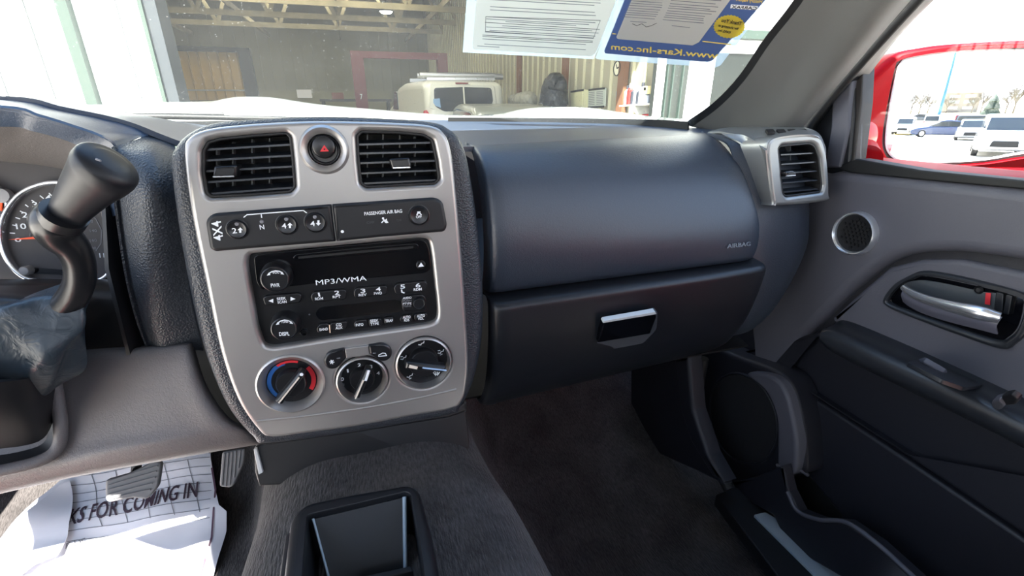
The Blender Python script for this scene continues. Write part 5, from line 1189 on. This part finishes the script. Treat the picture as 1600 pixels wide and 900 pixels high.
tag(box('shop_partition', (onY(400, 150, 22).x, 22, 0), (onY(610, 150, 22).x, 22.1, onY(500, 142, 22).z), shopback), 'low drab partition wall carrying the white notice', 'partition')
wb = thing('work_bench', (onY(560, 165, 19).x, 19, 0), 'dark workbench with clutter behind the red lift post', 'workbench')
x0, x1 = onY(500, 160, 19).x, onY(612, 160, 19).x; zt = onY(540, 155, 19).z
box('bench_top', (x0, 19, zt-.08), (x1, 19.8, zt), mat('bench_dark', (62, 62, 60), .6), wb)
for xx in (x0+.05, x1-.15): box('leg', (xx, 19.05, .02), (xx+.1, 19.7, zt-.08), MATS['bench_dark'], wb)
ct = onY(527, 150, 19.3); tag(box('red_toolbox', (ct.x-.18, 19.2, zt), (ct.x+.22, 19.5, zt+.22), mat('rust_box', (120, 62, 44), .5)), 'small rust coloured box on the dark workbench', 'box')

# ---------------------------------------------------------------- cars
def car(name, loc, yaw, L, Wd, H, paint, kind, label, group=None, hood_dark=None):
    zz_ = loc[2] if len(loc) > 2 else 0; t = thing(name, (loc[0], loc[1], zz_), label, 'car', group)
    f = V((cos(yaw), sin(yaw), 0)); s_ = V((-sin(yaw), cos(yaw), 0)); o = V((loc[0], loc[1], zz_))
    P = Pl(o, f, (0, 0, 1))      # side plane through the middle; n = f x z = -s
    def side(pts, w, m, nm, r=.06, h0=None): return plate(nm, P, [rnd([(x*L, z*H) for x, z in pts], .09, 4)], -w/2, w/2, m, t, r=r, seg=3, both=True)
    if kind == 'sedan':
        body = [(-.49, .20), (-.50, .42), (-.47, .58), (-.36, .62), (.18, .62), (.42, .52), (.49, .42), (.50, .20), (.40, .14), (-.40, .14)]
        cab = [(-.40, .60), (-.27, .93), (-.08, 1.0), (.06, .96), (.24, .58)]
    elif kind == 'suv':
        body = [(-.49, .20), (-.50, .48), (-.48, .60), (.22, .60), (.44, .54), (.49, .44), (.50, .20), (.40, .14), (-.40, .14)]
        cab = [(-.48, .58), (-.43, .95), (-.30, 1.0), (.06, .98), (.14, .92), (.28, .58)]
    else:
        body = [(-.49, .18), (-.50, .55), (-.48, .62), (.26, .60), (.46, .54), (.50, .40), (.50, .18), (.40, .12), (-.40, .12)]
        cab = [(-.485, .60), (-.47, .97), (-.40, 1.0), (.08, .99), (.18, .94), (.34, .58)]
    side(body, Wd, paint, 'body', .10); side(cab, Wd*.84, paint, 'cabin', .10)
    inn = [(x*.93, .62+(z-.62)*.82) if z > .6 else (x*.92, .64) for x, z in cab]
    side(inn, Wd*.855, blackhole, 'side_window', .02)
    # windshield and rear window: slabs lying on the sloped ends
    def slab(p, q, nm):
        a_ = o+f*(p[0]*L)+V((0, 0, p[1]*H)); b_ = o+f*(q[0]*L)+V((0, 0, q[1]*H)); n_ = (b_-a_).cross(s_).normalized()
        if n_.dot(f)*(1 if p[0] > 0 else -1) < 0: n_ = -n_
        bm = bmesh.new(); w_ = Wd*.37; a2 = a_*.93+b_*.07; b2 = a_*.10+b_*.90
        vs = [bm.verts.new(c_+s_*sg*(w_-k_*.05)+n_*hh) for hh in (-.01, .012) for c_, sg, k_ in ((a2, -1, 0), (a2, 1, 0), (b2, 1, 1), (b2, -1, 1))]
        for ff in ((3, 2, 1, 0), (4, 5, 6, 7), (0, 1, 5, 4), (1, 2, 6, 5), (2, 3, 7, 6), (3, 0, 4, 7)): bm.faces.new([vs[i] for i in ff])
        finish(bm, nm, blackhole, t, 0)
    slab(cab[-1], cab[-2], 'windshield'); slab(cab[0], cab[1], 'rear_window')
    wr = .33 if kind != 'sedan' else .31
    for xx in (-.31*L, .31*L):
        for sg in (-1, 1):
            wp_ = Pl(o+f*xx+s_*sg*(Wd/2-.20)+V((0, 0, wr)), f*(-sg), (0, 0, 1))
            w_ = lathe('wheel', wp_, 0, 0, [(wr, 0), (wr, .18), (wr*.93, .215), (wr*.68, .215), (wr*.66, .20), (0, .20)], tyre, t, seg=24)
            lathe('rim', wp_, 0, 0, [(wr*.66, .195), (wr*.64, .214), (wr*.2, .222), (0, .225)], alloy, w_, seg=10)
    for sg in (-1, 1):
        p_ = o+f*(.478*L)+s_*sg*Wd*.37+V((0, 0, .47*H)); Lp = Pl(p_, s_*1, (0, 0, 1))
        if Lp.n.dot(f) < 0: Lp = Pl(p_, -s_, (0, 0, 1))
        plate('headlamp', Lp, [rnd([(-.17, -.05), (.17, -.05), (.15, .07), (-.15, .07)], .03)], -.04, .055, mat('lamp_clear', (225, 230, 235), .1), t, r=.01)
        p_ = o-f*(.487*L)+s_*sg*Wd*.40+V((0, 0, .50*H)); Lp = Pl(p_, -s_, (0, 0, 1))
        if Lp.n.dot(f) > 0: Lp = Pl(p_, s_, (0, 0, 1))
        plate('tail_lamp', Lp, [rnd([(-.12, -.09), (.12, -.09), (.12, .09), (-.12, .09)], .03)], -.04, .045, mat('lamp_tail', (190, 24, 24), .15), t, r=.01)
    Gp = Pl(o+f*(.493*L)+V((0, 0, .30*H)), s_, (0, 0, 1))
    if Gp.n.dot(f) < 0: Gp = Pl(Gp.o, -s_, (0, 0, 1))
    plate('grille', Gp, [rnd([(-.45, -.10), (.45, -.10), (.40, .12), (-.40, .12)], .05)], -.04, .035, rubber, t, r=.01)
    return t, P, o, f, s_
# white cargo van inside the shop
vx0, vx1 = onY(665, 150, 10.0).x, onY(793, 150, 10.0).x; vc = (vx0+vx1)/2; vy = radians(6)
vz = onY(730, 126, 10.0).z
vn = thing('cargo_van', (vc, 12.2, 0), 'white cargo van with ladder racks parked in the shop', 'van')
f = V((-sin(vy), cos(vy), 0)); s_ = V((cos(vy), sin(vy), 0)); o = V((vc, 10.0, 0)); vw = vx1-vx0
VP = Pl(o, -f, (0, 0, 1))
if VP.n.dot(s_) < 0: pass
vanw = mat('van_white', (222, 222, 208), .35, coat=.5)
def vpt(x, z): return (x, z)
plate('body', VP, [rnd([(0.02, .35), (.0, .9), (-.05, 1.25), (-.10, vz-.05), (-.3, vz+.01), (-2.2, vz+.0), (-2.9, vz-.08), (-3.5, 1.2), (-4.2, 1.05), (-4.4, .8), (-4.4, .35)], .12, 5)], -vw/2, vw/2, vanw, vn, r=.16, seg=6, both=True)
RP = Pl(o-f*.055, s_, (0, .10, 1)); RP2 = RP
wr_ = [(676, 137, 6), (722, 136, 0), (766, 138, 8), (769, 160, 4), (760, 171, 6), (722, 174, 0), (692, 174, 6), (677, 165, 6)]
lpw = [(a_[0], a_[1]) for a_ in RP.loop([(p_[0], p_[1]) for p_ in wr_])]
plate('rear_window', RP, [rnd(lpw, .06)], -.02, .035, blackhole, vn, r=.01)
blade('window_divider', RP, RP.hit(722, 136), RP.hit(725, 175), .03, .04, .03, vanw, vn)
ppl('rear_door_seam', RP, [(672, 131), (674, 129), (722, 131), (768, 132), (772, 136), (776, 165), (762, 178), (690, 178), (670, 168)], -.02, .028, vanw, vn, rr=.05, r=.02)
ppl('window_paper', RP, [(676, 154), (686, 153), (688, 168), (680, 165), (676, 160)], .035, .038, mat('blue_paper', (130, 165, 200), .6), vn, rr=.01)
ppl('brake_lamp', RP, [(711, 128.6), (731, 129), (730, 131.4), (712, 131)], .0, .05, mat('lamp_dull_red', (120, 25, 25), .3), vn, rr=.01)
ppl('tail_lamp', RP, [(662, 172), (666, 171), (671, 178), (671, 184), (661, 183)], .0, .06, mat('lamp_tail', (190, 24, 24), .15), vn, rr=.01, r=.01)
for yy in (-.9, -3.5):
    for sg in (-1, 1):
        wp_ = Pl(o+f*(-yy)+s_*sg*(vw/2-.2)+V((0, 0, .33)), f*sg, (0, 0, 1)); lathe('wheel', wp_, 0, 0, [(.32, 0), (.32, .17), (.29, .2), (0, .2)], tyre, vn, seg=24)
SPn = Pl(o-s_*(vw/2-.0)+f*3.1, -f, (0, 0, 1))
plate('cab_window', SPn, [rnd([(-.35, 1.02), (.30, 1.02), (.30, 1.42), (.05, 1.45)], .05)], -.03, .02, blackhole, vn, r=.01)
# roof rack and ladder
for yy in (.35, 1.9): box('rack_bar', (vc-vw*.42-yy*.1, 10+yy, vz+.02), (vc+vw*.42-yy*.1, 10+yy+.06, vz+.09), alloy, vn)
ld = thing('ladder', onY(720, 122, 10.3), 'aluminium ladder tied across the white van roof rack', 'ladder')
for dz, dy in ((0, 0), (0, .38)):
    tube('ladder_rail', [onY(656, 121, 10.3)+V((0, dy, .05)), onY(772, 125, 10.3)+V((0, dy, .09))], .045, alloy, ld, n=1, seg=8)
for k_ in range(7):
    p_ = onY(662+k_*17, 121.5+k_*.5, 10.3)+V((0, 0, .02)); tube('rung', [p_, p_+V((0, .38, 0))], .02, alloy, ld, n=1, seg=8)
l2 = thing('pipe_carrier', onY(755, 118, 10.5), 'grey pipe carrier on the right side of the van roof', 'pipe carrier')
tube('carrier_tube', [onY(726, 118, 10.5), onY(785, 120, 10.5)], .06, alloy, l2, n=1, seg=14); tube('carrier_clamp', [onY(750, 116, 10.5), onY(750, 124, 10.5)], .05, darkpl, l2, n=1, seg=8)
# dark hatchback roof right of the van
hx = onY(825, 170, 8.3)
car('parked_car', (2.42, 7.55), radians(-93), 3.9, 1.6, onY(820, 164.5, 6.6).z, mat('olive_paint', (150, 150, 132), .3, coat=.5), 'suv', 'olive grey car parked behind the right hood bulge in the shop')

# ---------------------------------------------------------------- shop right wall fittings
WR = Pl((RX-.035, 0, 0), (0, -1, 0), (0, 0, 1))
a, b, r = WR.circ(970, 107, 7, .0)
ck = thing('wall_clock', WR.pt(a, b), 'round wall clock with black rim on the brown post', 'clock')
rc = abs(WR.hit(970, 95)[1]-WR.hit(970, 119)[1])/2
lathe('clock_rim', WR, a, b, [(rc*.86, .05), (rc*.9, .075), (rc, .07), (rc*1.0, .0)], rubber, ck); lathe('clock_face', WR, a, b, [(rc*.9, .06), (0, .06)], mat('clock_face', (222, 220, 196), .5), ck)
strips('clock_hands', WR, [[(a, b), (a+rc*.5, b+rc*.12)], [(a, b), (a-rc*.25, b+rc*.5)]], .02, .065, rubber, ck)
def onwall(name, px, d, m, label, catg, group=None, rr=.01, r=.004):
    o = ppl(name, WR, px, .0, d, m, None, rr=rr, r=r); return tag(o, label, catg, group)
cb = onwall('wall_cabinet', [(892, 143), (912, 140), (911, 168), (892, 169)], .12, mat('cabinet_cream', (205, 203, 160), .5), 'cream wall cabinet left of the paper board', 'cabinet')
ppl('cabinet_door', WR, [(893.5, 145), (909.5, 142.5), (909, 166), (893.5, 167)], .115, .14, mat('cabinet_cream2', (216, 214, 170), .5), cb, rr=.01, r=.004); strips('cabinet_top_edge', WR, [[WR.hit(892, 143.5, .12), WR.hit(912, 140.5, .12)]], .03, .122, rubber, cb)
nb = onwall('notice_board', [(917, 140.5), (945, 137.5), (944, 166), (917, 168)], .03, mat('board_paper', (182, 190, 180), .6), 'pale notice board of papers between cabinet and tool board', 'notice board')
ln = []
for k_ in range(8): ln.append([WR.hit(920, 145+k_*2.7, .03), WR.hit(929, 144+k_*2.7, .03)]); ln.append([WR.hit(932, 144+k_*2.7, .03), WR.hit(942, 143+k_*2.7, .03)])
strips('board_lines', WR, ln, .012, .031, inkdim, nb); strips('board_frame', WR, [[WR.hit(917, 141, .03), WR.hit(945, 138, .03)], [WR.hit(917, 168, .03), WR.hit(944, 166.5, .03)]], .03, .032, rubber, nb)
tb = onwall('tool_board', [(962, 143), (981, 141.5), (981, 163), (962, 165)], .03, mat('tool_board', (140, 150, 150), .6), 'small blue grey tool board below the clock', 'tool board')
for k_, (x_, m_) in enumerate(((965, 'tool_yellow'), (969, 'tool_blue'), (973, 'tool_yellow'), (977, 'tool_grey'))):
    mm = mat(m_, {'tool_yellow': (205, 165, 60), 'tool_blue': (60, 90, 120), 'tool_grey': (90, 92, 92)}[m_], .5)
    tube('hanging_tool', [WR.pt(*WR.hit(x_, 147+k_, .05), .05), WR.pt(*WR.hit(x_-1.5, 160-k_, .05), .05)], .015, mm, tb, n=1, seg=8)
shf = onwall('wall_shelf', [(967, 164.5), (1022, 160.5), (1022, 163), (967, 167)], .26, wallwhite, 'white wall shelf of bottles right of the tool board', 'shelf')
ppl('bracket', WR, [(985, 166), (992, 165), (998, 178), (994, 179)], .0, .2, wallwhite, shf, rr=.005)
def bottle(px, py, hh, rr_, m, cap, label, catg='bottle', k_=0):
    a_, b_ = WR.hit(px, py, .16); B = Pl(WR.pt(a_, 0, .16), (1, 0, 0), (0, 1, 0)); z0 = b_; t = thing('spray_bottle' if catg == 'bottle' else 'can', WR.pt(a_, b_, .16), label, catg, 'bottles and cans on the wall shelf')
    lathe('bottle_body', Pl((WR.pt(a_, 0, .16).x, WR.pt(a_, 0, .16).y, 0), (1, 0, 0), (0, 1, 0)), 0, 0, [(0, z0), (rr_, z0), (rr_, z0+hh*.68), (rr_*.45, z0+hh*.8), (rr_*.42, z0+hh*.82)], m, t, seg=16)
    lathe('cap', Pl((WR.pt(a_, 0, .16).x, WR.pt(a_, 0, .16).y, 0), (1, 0, 0), (0, 1, 0)), 0, 0, [(rr_*.5, z0+hh*.8), (rr_*.5, z0+hh), (0, z0+hh)], cap, t, seg=12)
wb_ = mat('bottle_white', (220, 222, 224), .4); rb_ = mat('bottle_red', (205, 40, 36), .4); bb_ = mat('bottle_dark', (52, 56, 66), .4); gb_ = mat('bottle_grey', (160, 166, 178), .4)
for i, (x_, hh, m_, c_, lb) in enumerate(((979, .26, wb_, bb_, 'white spray bottle at the left end of the shelf'), (984, .28, rb_, wb_, 'red bottle with white cap on the shelf'), (989, .24, bb_, wb_, 'dark bottle just right of the red one'), (993.5, .24, gb_, wb_, 'pale grey bottle second right of the red one'),
       (998, .22, bb_, gb_, 'short dark bottle mid shelf'), (1002, .27, wb_, bb_, 'tall white bottle with dark cap mid shelf'), (1008, .20, gb_, bb_, 'squat grey can toward the shelf right end'))):
    bottle(x_, 164.6-(x_-979)*.075, hh, .045 if m_ != rb_ else .055, m_, c_, lb, 'bottle' if i < 6 else 'can')
bx_ = mat('carton_tan', (208, 196, 150), .7)
def shelfbox(name, px0, px1, y0, y1, m, label, cat_='box'):
    p_ = WR.hit(px0, y1, .2); q_ = WR.hit(px1, y0, .2); return tag(plate(name, WR, [[p_, (q_[0], p_[1]), q_, (p_[0], q_[1])]], .03, .2, m, None, r=.004), label, cat_)
shelfbox('dark_case', 1014, 1022, 147, 162, bb_, 'black case at the right end of the bottle shelf', 'case')
shelfbox('grey_bin', 1005, 1013.5, 149, 162, gb_, 'grey bin on the shelf beneath the tan carton', 'bin')
c1_ = shelfbox('carton', 1004, 1016, 134, 147, bx_, 'tan carton stacked above the grey bin on the shelf'); c2_ = shelfbox('carton', 1017, 1023, 132, 146, mat('carton_white', (222, 220, 200), .7), 'whitish carton stacked above the black case')
strips('carton_mark', WR, [[WR.hit(1006, 138, .2), WR.hit(1009, 137.7, .2)], [WR.hit(1006, 140.3, .2), WR.hit(1009, 140, .2)]], .02, .2, rubber, c1_)
t_ = onwall('red_tool_case', [(1003, 178.5), (1018, 177), (1018, 190), (1003, 190)], .2, mat('tool_red', (170, 40, 44), .4), 'red tool case under the bottle shelf', 'tool case')
tm = thing('parts_machine', WR.pt(*WR.hit(876, 165)), 'black wrapped machine standing against the brown post', 'machine')
a_, b_ = WR.hit(878, 165, .3); bp_ = WR.pt(a_, 0, .35)
bk_ = mat('machine_black', (36, 40, 42), .25, bump=('fine', 14, .6, .05)); z1_ = WR.hit(878, 125, .3)[1]; z0_ = WR.hit(878, 157, .3)[1]
box('machine_cabinet', (bp_.x-.2, bp_.y-.1, 0), (bp_.x+.1, bp_.y+.3, z0_), bk_, tm)
tube('machine_body', [V((bp_.x-.05, bp_.y+.15, z0_-.05)), V((bp_.x-.05, bp_.y+.1, z0_+.25)), V((bp_.x, bp_.y-.02, z0_+(z1_-z0_)*.7)), V((bp_.x, bp_.y-.06, z1_))], [.27, .22, .13, .08], bk_, tm, seg=14)
for i, (x_, s__) in enumerate(((841, .15), (853, .17), (829, .12))):
    p_ = WR.pt(*WR.hit(x_, 160), .4); tube_ = tube('wrapped_bundle', [p_+V((0, .18, -.1)), p_+V((0, .06, .03)), p_+V((0, -.12, .02)), p_+V((0, -.22, -.10))], [.04, s__, s__, .04], mat('bundle_plastic', (160, 158, 140), .4, bump=('fine', 12, .8, .05)), None, seg=12)
    tag(tube_, ('grey plastic bundle left of the black machine, middle one', 'grey plastic bundle touching the black machine', 'smallest grey plastic bundle, farthest from the black machine')[i], 'bundle', 'plastic bundles by the wall')
bt = tag(box('side_bench', (RX-.72, onX(876, 170, RX).y+.45, 0), (RX-.04, onX(828, 170, RX).y+.2, z0_-.22), MATS['bench_dark']), 'low dark bench under the grey plastic bundles', 'bench')

# ---------------------------------------------------------------- lot behind the truck, seen in the mirror
def mground(px, py, z=0):
    p, r_ = mref(px, py); return p+r_*((z-p.z)/r_.z)
def mat_dist(px, py, dist): p, r_ = mref(px, py); return p+r_*(dist/sqrt(r_.x**2+r_.y**2))
for nm_, px, py in (('a', 1468, 214), ('b', 1550, 243), ('c', 1480, 181)):
    print('MIRROR', nm_, mref(px, py), mground(px, py) if mref(px, py)[1].z < 0 else None)
def lot_car(px, py, yaw, *args, **kw):
    g = mground(px, py) if py > 193 else mat_dist(px, py, 58); return car('parked_car', (g.x, g.y), yaw, *args, **kw)
navy = mat('navy_paint', (42, 60, 98), .25, coat=1); lred = mat('lot_red_paint', (178, 26, 40), .3, coat=1); lwhite = mat('lot_white_paint', (232, 234, 236), .25, coat=1); lsil = mat('lot_silver_paint', (190, 196, 200), .3, coat=1); ldark = mat('lot_dark_paint', (62, 74, 90), .3, coat=1)
GR = 'cars in the lot seen in the door mirror'
def gz(y): return max(0, (-45-y)*.03)
def far_car(px, dist, yaw, *a, **k):
    g = mat_dist(px, 190, dist); return car('parked_car', (g.x, g.y, gz(g.y-2)), yaw, *a, **k)
lot_car(1468, 214.5, radians(176), 4.8, 1.85, 1.45, navy, 'sedan', 'navy blue sedan parked broadside in the lot, seen in mirror', GR)
lot_car(1558, 241, radians(97), 4.5, 1.85, 1.62, lwhite, 'suv', 'white car facing us, nearest in the mirror', GR)
far_car(1503, 60, radians(-85), 4.5, 1.85, 1.7, lred, 'suv', 'red hatchback parked beyond the navy sedan, seen in mirror', GR)
far_car(1457, 56, radians(-85), 4.5, 1.85, 1.7, lwhite, 'suv', 'white car with dark rear glass behind the navy sedan roof', GR)
far_car(1417, 46, radians(95), 4.4, 1.8, 1.7, lwhite, 'suv', 'white car left of the navy sedan in the mirror', GR)
far_car(1433, 88, radians(176), 4.6, 1.8, 1.4, ldark, 'sedan', 'small dark car far off by the grass edge in mirror', GR)
far_car(1540, 48, radians(40), 5.0, 1.95, 1.85, ldark, 'van', 'dark truck-like car behind the nearest white one in mirror', GR)
far_car(1592, 56, radians(-85), 4.6, 1.85, 1.7, lred, 'suv', 'red car at the right edge of the mirror', GR)
far_car(1522, 36, radians(95), 4.4, 1.8, 1.5, lsil, 'sedan', 'silver car between navy sedan and nearest white car', GR)
# light pole, dry grass, far building and bare trees
GRS = Pl((0, -45, 0), (-1, 0, 0), V((0, -1, .03)))
struct(plate('ground_grass', GRS, [[(-200, 0), (250, 0), (250, 500), (-200, 500)]], -.3, .02, mat('dry_grass', (205, 190, 140), .9)))
g = mat_dist(1467, 181, 60); bp = V((g.x, g.y, 0)); pl_ = thing('light_pole', bp, 'tall blue lot light pole seen in the mirror', 'light pole')
tube('pole', [bp, bp+V((0, 0, 10.5))], [.22, .10], mat('pole_blue', (60, 120, 175), .5), pl_, n=1, seg=12)
tube('pole_arm', [bp+V((-.9, 0, 10.5)), bp+V((.9, 0, 10.5))], .07, MATS['pole_blue'], pl_, n=1, seg=8)
for sx in (-1, 1): box('lamp_head', (bp.x+sx*.9-.3, bp.y-.15, 10.35), (bp.x+sx*.9+.3, bp.y+.15, 10.5), dkframe, pl_)
g = mat_dist(1500, 170, 240); g.z = gz(g.y); bt_ = thing('office_building', (g.x, g.y, g.z), 'grey brown three storey building on the skyline in mirror', 'building')
brk = mat('far_brick', (138, 128, 122), .8); w2 = 7.5; GZ = g.z
box('building_wall', (g.x-w2, g.y-8, GZ-1), (g.x+w2, g.y, GZ+9.2), brk, bt_)
bm = bmesh.new(); vs = [bm.verts.new(p_) for p_ in ((g.x-w2-.4, g.y+.4, GZ+9.2), (g.x+w2+.4, g.y+.4, GZ+9.2), (g.x+w2+.4, g.y-8.4, GZ+9.2), (g.x-w2-.4, g.y-8.4, GZ+9.2), (g.x-w2*.5, g.y-4, GZ+11.2), (g.x+w2*.5, g.y-4, GZ+11.2))]
for ff in ((0, 1, 5, 4), (1, 2, 5), (2, 3, 4, 5), (3, 0, 4), (3, 2, 1, 0)): bm.faces.new([vs[i] for i in ff])
finish(bm, 'roof', mat('far_roof', (120, 116, 116), .8), bt_, 0)
for zz in (1.6, 4.4, 7.0):
    for k_ in (-1, 1): box('window', (g.x+k_*3.2-2.2, g.y, GZ+zz), (g.x+k_*3.2+2.2, g.y+.08, GZ+zz+1.3), mat('far_window', (190, 205, 212), .3), bt_)
def bare_tree(loc, hgt, label, m, seed, group='bare trees'):
    random.seed(seed); t = thing('bare_tree', loc, label, 'tree', group); base = V(loc)
    tube('trunk', [base, base+V((0, 0, hgt*.3)), base+V((hgt*.02, 0, hgt*.55))], [hgt*.028, hgt*.022, hgt*.012], m, t, seg=8, n=2)
    bm = bmesh.new()
    def br(p, d, ln, r_, lv):
        q = p+d*ln; s1_ = d.orthogonal().normalized(); s2_ = d.cross(s1_)
        A = [bm.verts.new(p+(s1_*cos(a)+s2_*sin(a))*r_) for a in (0, 2.1, 4.2)]; B = [bm.verts.new(q+(s1_*cos(a)+s2_*sin(a))*r_*.6) for a in (0, 2.1, 4.2)]
        for i in range(3): bm.faces.new((A[i], A[(i+1) % 3], B[(i+1) % 3], B[i]))
        if lv:
            for _ in range(4 if lv > 2 else 3):
                nd_ = (d+V((random.uniform(-.8, .8), random.uniform(-.8, .8), random.uniform(-.25, .6)))).normalized(); br(p+d*ln*random.uniform(.45, 1), nd_, ln*random.uniform(.55, .8), r_*.55, lv-1)
    for k_ in range(6):
        a = k_*pi/3+random.uniform(-.3, .3); br(base+V((0, 0, hgt*random.uniform(.25, .5))), V((cos(a)*.7, sin(a)*.7, random.uniform(.6, 1.3))).normalized(), hgt*.24, hgt*.02, 4)
    finish(bm, 'crown', m, t, 0)
    return t
bark = mat('pale_bark', (92, 84, 78), .9)
for i, (px, dist, hh) in enumerate(((1424, 200, 8), (1437, 195, 9), (1450, 205, 8.5), (1479, 210, 8), (1519, 210, 8), (1533, 200, 9), (1584, 170, 11), (1625, 175, 12), (1572, 190, 8))):
    g = mat_dist(px, 175, dist)
    bare_tree((g.x, g.y, gz(g.y)), hh, ('leftmost bare tree on the skyline in the mirror', 'second bare tree from the left in the mirror', 'bare tree just left of the blue pole in the mirror', 'bare tree hugging the office building left wall', 'bare tree hugging the office building right wall',
        'bare tree behind the dark pickup in the mirror', 'tall bare tree near the mirror right edge', 'tallest bare tree at the mirror right edge', 'low bare tree left of the tall pair in mirror')[i], bark, 30+i)
g = mat_dist(1548, 178, 110); g.z = gz(g.y); ev_ = thing('evergreen_tree', (g.x, g.y, 0), 'small dark evergreen on the skyline above the dark truck in mirror', 'tree')
lathe('crown', Pl((g.x, g.y, g.z), (1, 0, 0), (0, 1, 0)), 0, 0, [(.1, .6), (2.2, .8), (1.4, 2.2), (1.7, 2.3), (.9, 3.6), (1.1, 3.7), (0, 5.4)], mat('evergreen', (44, 62, 52), .9, bump=('fine', 3, 1, .3)), ev_, seg=18)
tube('trunk', [V((g.x, g.y, g.z-.1)), V((g.x, g.y, g.z+.8))], .2, bark, ev_, n=1, seg=8)
# trees straight out of the right window
for i, (px, dist, hh) in enumerate(((1455, 34, 12), (1640, 60, 15))):
    d = ray(px, 150); d = d/sqrt(d.x**2+d.y**2); p_ = CAM+d*dist
    bare_tree((p_.x, p_.y, 0), hh, ('bare tree seen above the red mirror through the side window', 'bare tree at the right frame edge above the mirror')[i], bark, 60+i)
